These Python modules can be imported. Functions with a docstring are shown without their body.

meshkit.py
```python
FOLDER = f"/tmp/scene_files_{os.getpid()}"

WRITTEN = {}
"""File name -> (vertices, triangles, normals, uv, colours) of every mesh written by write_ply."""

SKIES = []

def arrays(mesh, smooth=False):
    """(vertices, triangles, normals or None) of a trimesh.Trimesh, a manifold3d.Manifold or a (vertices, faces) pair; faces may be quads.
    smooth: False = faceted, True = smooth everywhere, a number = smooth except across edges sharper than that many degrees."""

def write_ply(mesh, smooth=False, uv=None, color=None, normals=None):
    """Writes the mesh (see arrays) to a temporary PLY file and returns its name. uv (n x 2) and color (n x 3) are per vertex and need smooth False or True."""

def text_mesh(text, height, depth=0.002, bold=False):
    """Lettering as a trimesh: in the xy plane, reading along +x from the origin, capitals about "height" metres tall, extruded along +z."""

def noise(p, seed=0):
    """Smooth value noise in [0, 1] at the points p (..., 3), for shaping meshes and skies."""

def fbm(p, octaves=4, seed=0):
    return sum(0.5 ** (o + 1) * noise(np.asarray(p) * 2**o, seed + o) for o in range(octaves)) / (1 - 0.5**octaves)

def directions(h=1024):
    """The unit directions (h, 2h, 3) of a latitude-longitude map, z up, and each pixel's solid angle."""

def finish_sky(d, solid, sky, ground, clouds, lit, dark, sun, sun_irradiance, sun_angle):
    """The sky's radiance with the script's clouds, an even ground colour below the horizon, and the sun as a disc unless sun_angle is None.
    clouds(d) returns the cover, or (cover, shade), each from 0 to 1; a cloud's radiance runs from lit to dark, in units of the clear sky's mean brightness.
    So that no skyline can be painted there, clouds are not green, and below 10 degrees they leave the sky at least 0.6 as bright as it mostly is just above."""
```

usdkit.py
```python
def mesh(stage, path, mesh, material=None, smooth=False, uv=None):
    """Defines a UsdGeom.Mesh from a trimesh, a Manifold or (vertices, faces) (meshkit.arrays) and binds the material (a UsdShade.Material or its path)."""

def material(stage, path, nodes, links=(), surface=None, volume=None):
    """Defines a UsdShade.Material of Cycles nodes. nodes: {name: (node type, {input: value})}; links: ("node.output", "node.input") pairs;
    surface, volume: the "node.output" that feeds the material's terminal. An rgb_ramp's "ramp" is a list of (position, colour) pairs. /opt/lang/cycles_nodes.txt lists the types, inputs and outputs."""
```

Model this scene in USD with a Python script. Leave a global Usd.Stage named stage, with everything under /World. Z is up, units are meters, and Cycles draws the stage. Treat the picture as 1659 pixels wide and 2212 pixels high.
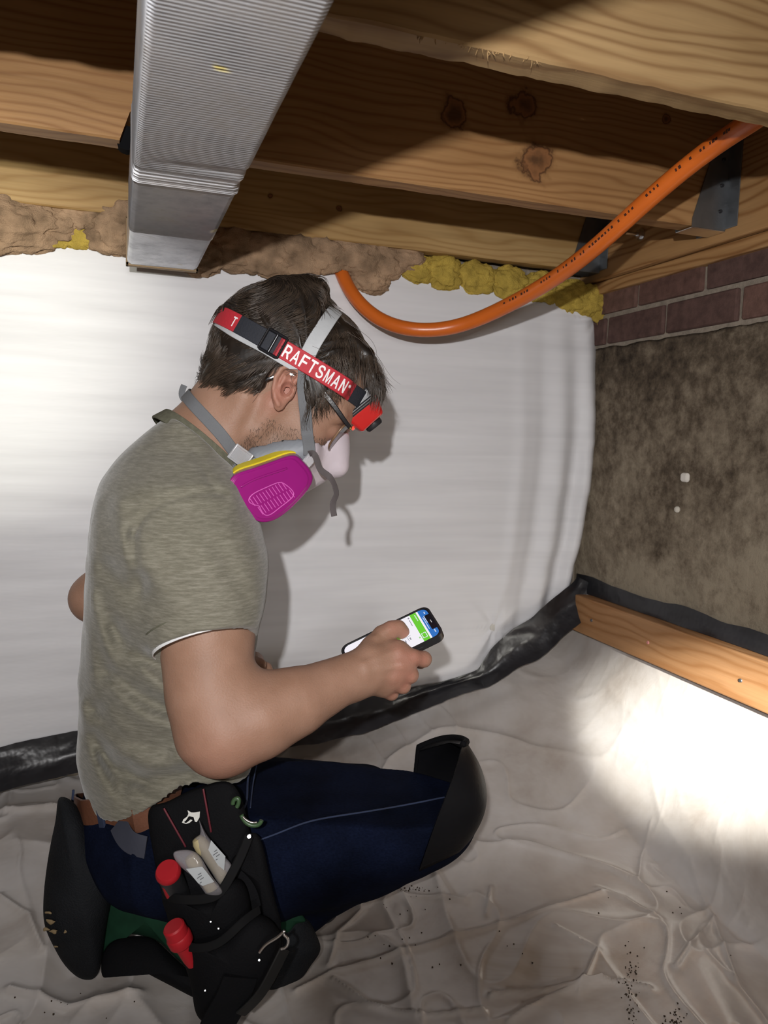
import math, numpy as np, trimesh, usdkit, meshkit
from pxr import Usd, UsdGeom, UsdLux, UsdShade, Gf, Sdf, Vt
from manifold3d import Manifold, CrossSection
from meshkit import fbm, noise

# ------------------------------------------------------------------ camera, lights, exposure
stage = Usd.Stage.CreateInMemory()
UsdGeom.SetStageUpAxis(stage, 'Z'); UsdGeom.SetStageMetersPerUnit(stage, 1.0)
UsdGeom.Xform.Define(stage, '/World'); UsdGeom.Scope.Define(stage, '/World/Looks')
FPX, CX, CY, ZC = 1661.0, 829.5, 1106.0, 0.74                      # focal length and centre in pixels of 1659x2212; camera height
RCAM = np.array([[0.94406565, -0.3283131, 0.03083108], [-0.00171662, -0.09838794, -0.99514666], [0.32975309, 0.93943085, -0.09344827]])
def ray(px, py): return RCAM.T @ np.array([px - CX, py - CY, FPX]) / FPX
def PY(px, py, y): d = ray(px, py); return d * y / d[1] + [0, 0, ZC]     # the point seen at a pixel, on the plane Y = y
def PX(px, py, x): d = ray(px, py); return d * x / d[0] + [0, 0, ZC]
def PZ(px, py, z): d = ray(px, py); return d * (z - ZC) / d[2] + [0, 0, ZC]
cam = UsdGeom.Camera.Define(stage, '/World/camera')
M = np.eye(4); M[0, :3] = RCAM[0]; M[1, :3] = -RCAM[1]; M[2, :3] = -RCAM[2]; M[3, :3] = [0, 0, ZC]
cam.AddTransformOp().Set(Gf.Matrix4d(*M.ravel().tolist()))
cam.CreateHorizontalApertureAttr(36.0); cam.CreateVerticalApertureAttr(36.0 * 2212 / 1659)
cam.CreateFocalLengthAttr(36.0 * FPX / 1659); cam.CreateFStopAttr(12.0); cam.CreateFocusDistanceAttr(1.08)
cam.CreateClippingRangeAttr((0.02, 100.0))
cam.GetPrim().CreateAttribute('exposure', Sdf.ValueTypeNames.Float).Set(0.0)

def lamp(name, pos, target, power, radius, cone, soft, color):
    l = UsdLux.SphereLight.Define(stage, '/World/' + name)
    p, t = np.array(pos, float), np.array(target, float)
    z = (p - t) / np.linalg.norm(p - t); x = np.cross([0, 0, 1], z); x /= np.linalg.norm(x); y = np.cross(z, x)
    m = np.eye(4); m[0, :3], m[1, :3], m[2, :3], m[3, :3] = x, y, z, p
    l.AddTransformOp().Set(Gf.Matrix4d(*m.ravel().tolist()))
    l.CreateRadiusAttr(radius); l.CreateIntensityAttr(power); l.CreateColorAttr(Gf.Vec3f(*color)); l.CreateNormalizeAttr(True)
    s = UsdLux.ShapingAPI.Apply(l.GetPrim()); s.CreateShapingConeAngleAttr(cone); s.CreateShapingConeSoftnessAttr(soft)
    return l
# the photographer's own headlamp (a little left of, above and behind the camera) and two unseen lamps, placed to light the left wall and the sheet at right
lamp('headlamp_beam', (-.14, -.226, ZC + .164), (.45, 1.3, ZC + .12), 21.5, .012, 50, 1.0, (1.0, .985, .985))
lamp('work_lamp_beam', (-.45, -.35, ZC + .10), PY(-105, 695, 1.59), 34.0, .02, 13, 1.0, (1.0, .995, .86))
lamp('work_lamp_beam_001', (.35, -.40, ZC + .12), PX(1640, 1600, .95), 250.0, .02, 6.8, 1.0, (1.0, .985, .90))
fill_lamp = UsdLux.SphereLight.Define(stage, '/World/work_lamp'); fill_lamp.AddTranslateOp().Set(Gf.Vec3d(-.05, -1.2, 1.0)); fill_lamp.CreateRadiusAttr(.12); fill_lamp.CreateIntensityAttr(11.0); fill_lamp.CreateNormalizeAttr(True); fill_lamp.CreateColorAttr(Gf.Vec3f(1, .99, .98))  # added soft fill lamp behind the camera
dome = UsdLux.DomeLight.Define(stage, '/World/added_fill_dome'); dome.CreateIntensityAttr(.10); dome.CreateColorAttr(Gf.Vec3f(1, .96, .9))  # added dome, a faint even fill

# ------------------------------------------------------------------ helpers
USED = {}
def numbered(path):
    n = USED.get(path, -1) + 1; USED[path] = n
    return path if n == 0 else f'{path}_{n:03d}'
def thing(name, label, cat, loc=(0, 0, 0), group=None, kind=None):
    x = UsdGeom.Xform.Define(stage, numbered('/World/' + name)); x.AddTranslateOp().Set(Gf.Vec3d(*map(float, loc)))
    p = x.GetPrim()
    return tag(p, label, cat, group, kind)
def tag(p, label=None, cat=None, group=None, kind=None):
    for k, v in (('label', label), ('category', cat), ('group', group), ('kind', kind)):
        if v: p.SetCustomDataByKey(k, v)
    return p
def origin(p):
    o = np.zeros(3)
    while p and str(p.GetPath()) not in ('/', '/World'):
        t = p.GetAttribute('xformOp:translate'); o += np.array(t.Get()) if t and t.Get() is not None else 0; p = p.GetParent()
    return o
def obj(name, mesh, mat, parent=None, smooth=False, label=None, vars=None, cat_=None, kind=None, group=None):
    """ONE Mesh prim, points given in world coordinates, under parent or under /World"""
    path = numbered((str(parent.GetPath()) if parent else '/World') + '/' + name)
    if isinstance(mesh, list): mesh = cat(mesh)
    v, f, n = meshkit.arrays(mesh, False)
    v = v - (origin(parent) if parent else 0)
    m = usdkit.mesh(stage, path, (v, f), mat, smooth=smooth)
    for key, val in (vars or {}).items():
        UsdGeom.PrimvarsAPI(m).CreatePrimvar(key, Sdf.ValueTypeNames.FloatArray, 'vertex').Set(Vt.FloatArray.FromNumpy(np.asarray(val, np.float32)))
    return tag(m.GetPrim(), label, cat_, group, kind)
def cat(ms):
    vs, fs, n = [], [], 0
    for m in ms:
        v, f, _ = meshkit.arrays(m); vs.append(v); fs.append(f + n); n += len(v)
    return trimesh.Trimesh(np.vstack(vs), np.vstack(fs), process=False)
def rbox(lo, hi, r=.003, seg=2):
    """a box with rounded edges"""
    lo, hi = np.minimum(lo, hi).astype(float), np.maximum(lo, hi).astype(float)
    r = min(r, .49 * (hi - lo).min()); s = Manifold.sphere(r, 4 * seg)
    return Manifold.batch_hull([s.translate(((hi if i else lo)[0] + (-r if i else r), (hi if j else lo)[1] + (-r if j else r), (hi if k else lo)[2] + (-r if k else r))) for i in (0, 1) for j in (0, 1) for k in (0, 1)])
def frame_mesh(m, o, x, y, z):
    """a mesh in local axes placed with origin o and axes x, y, z"""
    v, f, _ = meshkit.arrays(m)
    return trimesh.Trimesh(np.asarray(o, float) + v @ np.stack([x, y, z]), f, process=False)
def unit(v): v = np.asarray(v, float); return v / np.linalg.norm(v)
def spline(pts, n):
    """Catmull-Rom through pts (any dimension), n samples"""
    from scipy.interpolate import CubicSpline
    p = np.asarray(pts, float); d = np.r_[0, np.cumsum(np.linalg.norm(np.diff(p, axis=0), axis=1) ** .7)]
    return CubicSpline(d, p, bc_type='natural')(np.linspace(0, d[-1], n))
def tube(pts, r, sides=12, caps=True):
    p = np.asarray(pts, float); t = np.gradient(p, axis=0); t /= np.linalg.norm(t, axis=1, keepdims=True)
    a = np.cross(t[0], [0, 0, 1.0] if abs(t[0, 2]) < .9 else [1.0, 0, 0]); A = []
    for k in range(len(p)):
        a = a - t[k] * (a @ t[k]); a = a / np.linalg.norm(a); A.append(a)
    A = np.array(A); B = np.cross(t, A); r = np.broadcast_to(r, len(p)); w = np.arange(sides) * 2 * np.pi / sides
    v = (p[:, None] + r[:, None, None] * (np.cos(w)[None, :, None] * A[:, None] + np.sin(w)[None, :, None] * B[:, None])).reshape(-1, 3)
    return skin_rings(v, len(p), sides, caps)
def skin_rings(v, n, s, caps=True, closed=True):
    i, j = np.meshgrid(np.arange(n - 1), np.arange(s if closed else s - 1), indexing='ij'); k = (j + 1) % s
    q = np.stack([i * s + j, i * s + k, (i + 1) * s + k, (i + 1) * s + j], -1).reshape(-1, 4)
    f = np.vstack([q[:, [0, 1, 2]], q[:, [0, 2, 3]]])
    if caps:
        v = np.vstack([v, v[:s].mean(0), v[-s:].mean(0)]); a = np.arange(s); b = (a + 1) % s; N = n * s
        f = np.vstack([f, np.stack([b, a, np.full(s, N)], 1), np.stack([(n - 1) * s + a, (n - 1) * s + b, np.full(s, N + 1)], 1)])
    m = trimesh.Trimesh(v, f, process=False)
    if m.volume < 0 and caps: m.invert()
    return m
def strap(pts, nrm, width, thick, wid=None):
    """a flat band along pts with face normals nrm"""
    p = np.asarray(pts, float); t = np.gradient(p, axis=0); t /= np.linalg.norm(t, axis=1, keepdims=True)
    n = np.asarray(nrm, float); n = n - t * (n * t).sum(1, keepdims=True); n /= np.linalg.norm(n, axis=1, keepdims=True); b = np.cross(t, n)
    w = np.broadcast_to(width if wid is None else wid, len(p))[:, None] / 2; h = thick / 2
    e = min(h * .8, .001)
    ring = [p + b * (w - e) + n * h, p + b * w + n * (h - e), p + b * w - n * (h - e), p + b * (w - e) - n * h, p - b * (w - e) - n * h, p - b * w - n * (h - e), p - b * w + n * (h - e), p - b * (w - e) + n * h]
    return skin_rings(np.stack(ring, 1).reshape(-1, 3), len(p), 8)
def grid(fn, us, vs):
    """surface mesh from fn(u, v) -> points"""
    u, v = np.meshgrid(us, vs, indexing='ij'); p = np.stack(fn(u, v), -1).reshape(-1, 3)
    return skin_rings(p, len(us), len(vs), caps=False, closed=False)

def mat(name, nodes, links=(), surface='p.BSDF'):
    return usdkit.material(stage, '/World/Looks/' + name, nodes, links, surface=surface)
def plain(name, color, rough=.6, metal=0., spec=.5, **k):
    """principled with slight mottling of tone and a fine bump"""
    bs, bd, var = k.pop('bs', 300.), k.pop('bd', .0003), k.pop('var', .12)
    c = np.array(color, float)
    return mat(name, {'t': ('texture_coordinate', {}), 'n': ('noise_texture', {'scale': k.pop('ns', 25.), 'detail': 4.}), 'r': ('rgb_ramp', {'ramp': [(.25, c * (1 - var)), (.75, np.minimum(c * (1 + var), 1))]}),
        'n2': ('noise_texture', {'scale': bs, 'detail': 2.}), 'b': ('bump', {'strength': .5, 'distance': bd}), 'p': ('principled_bsdf', {'roughness': rough, 'metallic': metal, 'specular_ior_level': spec, **k})},
        [('t.object', 'n.vector'), ('t.object', 'n2.vector'), ('n.fac', 'r.fac'), ('r.color', 'p.base_color'), ('n2.fac', 'b.height'), ('b.normal', 'p.normal')])

# ------------------------------------------------------------------ materials of the setting
def wood(name, light, dark, loc=(0, 0, 0), rot=(0, 0, 0), axis='x', scale=55., knots=(), rough=.6):
    """plain-sawn timber: growth rings round an axis along the board, tilted so that they run out on its face"""
    st = {'x': (.16, 1, 1), 'y': (1, .16, 1)}[axis]; sn = {'x': (2.2, 5, 9), 'y': (5, 2.2, 9)}[axis]; fine = {'x': (6, 160, 160), 'y': (160, 6, 160)}[axis]
    nd = {'g': ('geometry', {}), 'm': ('mapping', {'location': loc, 'rotation': rot, 'scale': st}), 'nm': ('mapping', {'scale': sn}), 'dn': ('noise_texture', {'scale': 1., 'detail': 2.}), 'kn_': ('noise_texture', {'scale': 45., 'detail': 4.}),
          'dv': ('vector_math', {'math_type': 'multiply_add', 'vector2': (.02, .10, .10)}), 'w': ('wave_texture', {'wave_type': 'rings', 'rings_direction': axis, 'scale': scale, 'distortion': 2.2, 'detail': 3., 'detail_scale': .7, 'profile': 'sine'}),
          'r': ('rgb_ramp', {'ramp': [(0, light), (.5, np.array(light) * .95), (.85, np.array(dark) * .6 + np.array(light) * .4), (1, np.array(dark))]}),
          'fm': ('mapping', {'scale': fine}), 'fn': ('noise_texture', {'scale': 1., 'detail': 3.}), 'fr': ('rgb_ramp', {'ramp': [(.3, (.84, .82, .8)), (.7, (1, 1, 1))]}),
          'bn': ('noise_texture', {'scale': 5., 'detail': 2.}), 'br': ('rgb_ramp', {'ramp': [(.3, (.85, .8, .74)), (.65, (1, 1, 1))]}),
          'x1': ('mix', {'mix_type': 'multiply', 'fac': .8}), 'x2': ('mix', {'mix_type': 'multiply', 'fac': .8}), 'b': ('bump', {'strength': .25, 'distance': .002}), 'p': ('principled_bsdf', {'roughness': rough, 'specular_ior_level': .3})}
    ln = [('g.position', 'm.vector'), ('g.position', 'nm.vector'), ('nm.vector', 'dn.vector'), ('g.position', 'kn_.vector'), ('dn.color', 'dv.vector1'), ('m.vector', 'dv.vector3'), ('dv.vector', 'w.vector'), ('w.fac', 'r.fac'), ('g.position', 'fm.vector'), ('fm.vector', 'fn.vector'), ('fn.fac', 'fr.fac'),
          ('g.position', 'bn.vector'), ('bn.fac', 'br.fac'), ('r.color', 'x1.color1'), ('fr.color', 'x1.color2'), ('x1.color', 'x2.color1'), ('br.color', 'x2.color2'), ('fn.fac', 'b.height'), ('b.normal', 'p.normal')]
    last = 'x2.color'
    for k, (c, r) in enumerate(knots):
        nd[f'kd{k}'] = ('vector_math', {'math_type': 'distance', 'vector2': c}); nd[f'kn{k}'] = ('math', {'math_type': 'multiply_add', 'value2': -r * 1.5})
        nd[f'kr{k}'] = ('map_range', {'from_min': -r * .6, 'from_max': r * .5, 'to_min': 0., 'to_max': 1., 'clamp': True})
        nd[f'kc{k}'] = ('rgb_ramp', {'ramp': [(0, (.10, .045, .018)), (.45, (.24, .105, .04)), (.58, (.085, .036, .014)), (.72, np.array(dark) * .8), (1, np.array(dark))]}); nd[f'kx{k}'] = ('mix', {})
        nd[f'kf{k}'] = ('map_range', {'from_min': .6, 'from_max': 1., 'to_min': 1., 'to_max': 0., 'clamp': True})
        ln += [('g.position', f'kd{k}.vector1'), ('kn_.fac', f'kn{k}.value1'), (f'kd{k}.value', f'kn{k}.value3'), (f'kn{k}.value', f'kr{k}.value'), (f'kr{k}.result', f'kc{k}.fac'), (f'kr{k}.result', f'kf{k}.value'), (f'kf{k}.result', f'kx{k}.fac'), (last, f'kx{k}.color1'), (f'kc{k}.color', f'kx{k}.color2')]
        last = f'kx{k}.color'
    return mat(name, nd, ln + [(last, 'p.base_color')])
PINE, PINED = (.39, .215, .088), (.29, .145, .055)
W1 = wood('joist_wood_a', (.40, .265, .125), (.27, .16, .07), (-.05, -.76, -1.06), (0, .02, .035), scale=20.)
kn = [PY(1160, 345, 1.163), PY(985, 245, 1.163), PY(1130, 225, 1.163), PY(1440, 255, 1.163)]
W2 = wood('joist_wood_b', PINE, PINED, (0, -1.20, -1.16), (0, -.02, .025), scale=26., knots=[(kn[0], .034), (kn[1], .026), (kn[2], .03), (kn[3], .010)])
kn3 = [PY(584, 422, 1.548), PY(733, 448, 1.548)]
W3 = wood('joist_wood_c', (.46, .30, .125), (.37, .225, .085), (0, -1.6, -1.25), (0, .01, .03), scale=26., knots=[(kn3[0], .008), (kn3[1], .008)])
WL = wood('ledger_wood', (.42, .24, .10), (.27, .13, .045), (-1.1, 0, -1.2), (.015, 0, .01), axis='y', scale=28.)
WP = wood('plank_wood', (.42, .225, .105), (.33, .16, .065), (-1.1, 0, -.36), (.02, 0, .012), axis='y', scale=26., rough=.5)
WS = wood('subfloor_wood', (.30, .19, .09), (.2, .11, .05), (0, -.5, -1.3), (0, .2, .1), scale=25.)

POLY = mat('floor_plastic', {'g': ('geometry', {}), 'n': ('noise_texture', {'scale': 4., 'detail': 6., 'roughness': .6, 'distortion': .6}), 'r': ('rgb_ramp', {'ramp': [(.28, (.30, .25, .21)), (.5, (.45, .415, .39)), (.72, (.55, .53, .525))]}),
    'n2': ('noise_texture', {'scale': 26., 'detail': 5., 'distortion': 1.5}), 'b': ('bump', {'strength': .10, 'distance': .006}), 'n3': ('noise_texture', {'scale': 160., 'detail': 3.}), 'b2': ('bump', {'strength': .06, 'distance': .001}),
    'p': ('principled_bsdf', {'roughness': .30, 'specular_ior_level': .45, 'coat_weight': .4, 'coat_roughness': .10})},
    [('g.position', 'n.vector'), ('g.position', 'n2.vector'), ('g.position', 'n3.vector'), ('n.fac', 'r.fac'), ('r.color', 'p.base_color'), ('n2.fac', 'b.height'), ('n3.fac', 'b2.height'), ('b.normal', 'b2.normal'), ('b2.normal', 'p.normal')])
SHEET = mat('wall_plastic', {'g': ('geometry', {}), 'm': ('mapping', {'scale': (1.2, 1, 22)}), 'n': ('noise_texture', {'scale': 2., 'detail': 5.}), 'r': ('rgb_ramp', {'ramp': [(.3, (.65, .645, .66)), (.7, (.735, .73, .745))]}),
    'w': ('wave_texture', {'wave_type': 'bands', 'bands_direction': 'z', 'scale': 120., 'distortion': 1.}), 'b': ('bump', {'strength': .12, 'distance': .003}), 'b2': ('bump', {'strength': .03, 'distance': .001}), 'p': ('principled_bsdf', {'roughness': .5, 'specular_ior_level': .35})},
    [('g.position', 'm.vector'), ('m.vector', 'n.vector'), ('g.position', 'w.vector'), ('n.fac', 'r.fac'), ('r.color', 'p.base_color'), ('n.fac', 'b.height'), ('w.fac', 'b2.height'), ('b.normal', 'b2.normal'), ('b2.normal', 'p.normal')])
CONC = mat('stained_concrete', {'g': ('geometry', {}), 'n': ('noise_texture', {'scale': 7., 'detail': 9., 'roughness': .72}), 'n2': ('noise_texture', {'scale': 42., 'detail': 6., 'roughness': .7}),
    'r': ('rgb_ramp', {'ramp': [(.36, (.035, .026, .019)), (.48, (.105, .08, .056)), (.58, (.20, .16, .115)), (.70, (.31, .26, .19))]}), 'a': ('math', {'math_type': 'multiply_add', 'value2': .45}), 's': ('separate_xyz', {}), 'z': ('map_range', {'from_min': .35, 'from_max': 1.0, 'to_min': .17, 'to_max': -.10}), 'z2': ('math', {'math_type': 'add'}), 'a2': ('math', {'math_type': 'multiply', 'value2': .62}),
    'b': ('bump', {'strength': .8, 'distance': .004}), 'p': ('principled_bsdf', {'roughness': .95, 'specular_ior_level': .15})},
    [('g.position', 'n.vector'), ('g.position', 'n2.vector'), ('g.position', 's.vector'), ('s.z', 'z.value'), ('n.fac', 'a2.value1'), ('n2.fac', 'a.value1'), ('a2.value', 'a.value3'), ('a.value', 'z2.value1'), ('z.result', 'z2.value2'), ('z2.value', 'r.fac'), ('r.color', 'p.base_color'), ('n2.fac', 'b.height'), ('b.normal', 'p.normal')])
def brickmat(i, c): return plain(f'brick_{i}', c, .9, spec=.2, ns=60., var=.3, bs=350., bd=.0015)
BRICKS = [brickmat(0, (.115, .062, .050)), brickmat(1, (.14, .078, .062)), brickmat(2, (.095, .055, .047))]
MORTAR = plain('mortar', (.27, .23, .185), .95, spec=.1, ns=80., var=.25, bs=400., bd=.002)
TAPE = plain('black_tape', (.016, .016, .019), .36, spec=.5, ns=15., var=.4, bs=40., bd=.004)
GALV = mat('ribbed_metal', {'g': ('geometry', {}), 'n': ('noise_texture', {'scale': 14., 'detail': 5., 'roughness': .65}), 'r': ('rgb_ramp', {'ramp': [(.3, (.48, .49, .52)), (.55, (.72, .73, .76)), (.75, (.82, .82, .82))]}),
    'rr': ('rgb_ramp', {'ramp': [(.3, (.52, .52, .52)), (.7, (.30, .30, .30))]}), 'n2': ('noise_texture', {'scale': 9., 'detail': 3.}), 'k': ('rgb_ramp', {'ramp': [(.665, (0, 0, 0)), (.69, (1, 1, 1))]}), 'x': ('mix', {'color2': (.50, .42, .16)}), 'mm': ('math', {'math_type': 'subtract', 'value1': .9}), 'p': ('principled_bsdf', {'roughness': .35})},
    [('g.position', 'n.vector'), ('g.position', 'n2.vector'), ('n.fac', 'r.fac'), ('n.fac', 'rr.fac'), ('rr.color', 'p.roughness'), ('n2.fac', 'k.fac'), ('k.color', 'x.fac'), ('r.color', 'x.color1'), ('x.color', 'p.base_color'), ('k.color', 'mm.value2'), ('mm.value', 'p.metallic')])
HANG = plain('hanger_steel', (.20, .21, .22), .45, metal=.85, ns=30., var=.2)
SHINY = plain('bright_steel', (.75, .75, .76), .22, metal=1.)
PIPE = plain('orange_pipe', (.60, .13, .016), .33, spec=.5, var=.05, bs=60., bd=.0006)
INK = plain('dark_ink', (.05, .012, .006), .6)
WOOLB = plain('brown_wool', (.30, .20, .125), .95, spec=.05, ns=28., var=.55, bs=420., bd=.006)
WOOLY = plain('yellow_wool', (.42, .30, .06), .95, spec=.1, ns=40., var=.3, bs=380., bd=.006)
BLACKP = plain('black_plastic', (.018, .018, .020), .38, var=.2)

# ------------------------------------------------------------------ the setting
H = .40 + ZC                                                           # underside of the joists
YW = 1.63                                                              # the far wall behind the plastic
XR = 1.075                                                             # face of the right wall
def floor_z(x, y):
    wr = np.interp(x, [-1.2, -.2, .2, .48, .66, .80, .90, 1.1], [.05, .055, .075, .10, .16, .19, .225, .29])
    zb = wr * np.clip((y - .95) / .62, 0, 1.1) ** 1.3
    zr = .30 * np.clip((x - .90) / .15, 0, 1.2) ** 1.1
    z = np.log(np.exp(30 * zb) + np.exp(30 * zr)) / 30 - .023
    return z
def folds(x, y):
    """wrinkles of the sheet: long creases as sharp ridges, and soft puckers"""
    p = np.stack([x, y, 0 * x], -1)
    w = .016 * (fbm(p * 3.1, 2, 4) - .5) + .006 * (fbm(p * np.array([9., 5., 1]), 2, 9) - .5)
    q = np.stack([x * 7 + 2 * fbm(p * 3, 2, 1), y * 5 + 2 * fbm(p * 3, 2, 2), 0 * x], -1)
    w = w + .0075 * (1 - np.abs(2 * noise(q, 3) - 1)) ** 7 + .0035 * (1 - np.abs(2 * noise(q * 2.3, 7) - 1)) ** 9
    for pts, h, s in CREASES:
        d = np.full(x.shape, 9.)
        for a, b in zip(pts[:-1], pts[1:]):
            ab = b - a; t = np.clip(((x - a[0]) * ab[0] + (y - a[1]) * ab[1]) / (ab @ ab), 0, 1)
            d = np.minimum(d, np.hypot(x - a[0] - t * ab[0], y - a[1] - t * ab[1]))
        w = w + h * np.exp(-np.abs(d) / (s * .7))
    return w * np.clip(.3 + (.98 - x) * 4, .3, 1)
def crease(pix, h, s, z=0.0):
    out = []
    for a, b in pix:
        q = PZ(a, b, z)
        for _ in range(12): q = PZ(a, b, .5 * q[2] + .5 * float(floor_z(q[0], q[1])))
        out.append(q[:2])
    return out, h, s
CREASES = [crease([(640, 2140), (720, 2100), (900, 2052), (1180, 1975), (1300, 1930)], .007, .007), crease([(720, 2115), (800, 2170), (900, 2200), (1040, 2190)], .007, .006), crease([(1060, 2160), (1200, 2140), (1300, 2125), (1400, 2140)], .010, .006),
    crease([(1100, 2210), (1180, 2160), (1300, 2122)], .008, .006), crease([(710, 2085), (730, 2020), (780, 1965), (770, 1930)], .006, .006), crease([(1060, 1920), (1050, 1980)], .004, .006), crease([(1545, 1985), (1490, 2050), (1460, 2090)], .007, .006, .03),
    crease([(1258, 1400), (1310, 1500), (1385, 1640), (1425, 1765), (1490, 1860), (1540, 1985), (1590, 2120)], .010, .007, .05), crease([(1265, 1390), (1400, 1600), (1470, 1760), (1560, 1880), (1620, 1990)], .006, .006, .06), crease([(1405, 1775), (1385, 1850), (1380, 1900)], .006, .006, .05), crease([(1250, 2150), (1290, 2060), (1240, 2030), (1200, 2010)], .006, .006), crease([(1430, 1990), (1350, 1940), (1290, 1920)], .004, .006), crease([(20, 2140), (150, 2180), (300, 2150)], .008, .01), crease([(0, 1950), (60, 1990), (90, 2060)], .008, .01), crease([(0, 1760), (120, 1745), (170, 1740)], .01, .015, .03), crease([(1000, 1950), (780, 1920), (700, 1960)], .004, .008)]
xs = np.r_[np.linspace(-1.6, -.5, 30)[:-1], np.linspace(-.5, 1.06, 480)]; ys = np.r_[np.linspace(-1.6, .55, 60)[:-1], np.linspace(.55, 1.25, 250)[:-1], np.linspace(1.25, 1.60, 80)]
def ffl(u, v): return u, v, floor_z(u, v) + folds(u, v)
obj('floor', grid(ffl, xs, ys), POLY, smooth=True, kind='structure', label='crinkled clear plastic ground sheet over the dirt floor')
# walls
obj('wall_far', rbox((-1.7, YW, -.2), (1.25, YW + .15, 1.5), .004), MORTAR, kind='structure')
wr = thing('wall_right', None, None, kind='structure')
def concrete(u, v):
    p = np.stack([0 * u, u, v], -1)
    top = PX(1336, 742, XR)[2] + .008 * (fbm(np.stack([u * 30, 0 * u, 0 * u], -1), 3, 5) - .5) * 2
    zz = np.where(v > .985, top + (v - .985) * 2, v)
    return XR + .008 - .006 * (fbm(p * 12, 4, 2) - .5) * 2, u, np.minimum(zz, top)
ZB0 = PX(1336, 742, XR)[2]
vs = np.r_[np.linspace(-.1, ZB0 - .004, 150), ZB0, ZB0 + .0001]
def conc2(u, v):
    p = np.stack([0 * u, u, v], -1); k = np.clip((v - (ZB0 - .05)) / .05, 0, 1)
    jag = .010 * (fbm(np.stack([u * 25, 0 * u, 0 * u], -1), 3, 5) - .6)
    back = np.where(v >= ZB0, .05, 0)
    return XR + .004 - .010 * (fbm(p * 11, 4, 2) - .5) + back, u, v + jag * k
obj('concrete_face', grid(conc2, np.linspace(-1.6, 1.64, 330), vs), CONC, wr, smooth=True)
obj('wall_core', rbox((XR + .03, -1.6, -.2), (XR + .25, YW + .1, 1.5), .004), MORTAR, wr)
ZL = PX(1316, 627, XR - .012)[2] - .002                                       # underside of the ledger
ZM = PX(1324, 679, XR)[2]
row_h = [(ZM + .005, ZM + .062, PX(1523, 590, XR)[1]), (ZB0 + .004, ZM - .005, PX(1600, 644, XR)[1])]
rg = np.random.default_rng(5); L = .203
obj('mortar', rbox((XR + .006, -.6, ZB0 - .03), (XR + .05, YW, ZM + .07), .002), MORTAR, wr)
for z0, z1, y0 in row_h:
    for k in range(-3, 3):
        a, b = y0 + k * L + .006, min(y0 + (k + 1) * L - .005, YW)
        if a > YW - .02: continue
        m = meshkit.arrays(rbox((XR - rg.uniform(0, .003), a, z0), (XR + .03, b, z1), .004))
        obj('brick', (m[0] + rg.normal(0, .0006, m[0].shape), m[1]), BRICKS[rg.integers(3)], wr)
obj('chip', rbox(PX(1480, 1032, XR) - [.004, .010, .009], PX(1480, 1032, XR) + [.006, .012, .010], .006), plain('chip_white', (.7, .66, .6), .9), wr)
obj('chip', rbox(PX(1462, 1100, XR) - [.003, .006, .007], PX(1462, 1100, XR) + [.006, .007, .006], .005), plain('chip_pale', (.62, .58, .5), .9), wr)
obj('wall_left', rbox((-1.75, -1.6, -.2), (-1.6, YW, 1.5), .004), CONC, kind='structure')
obj('wall_back', rbox((-1.75, -1.75, -.2), (1.25, -1.6, 1.5), .004), CONC, kind='structure')
obj('ceiling', rbox((-1.7, -1.6, H + .235), (1.3, YW + .1, H + .26), .003), WS, kind='structure')

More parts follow.
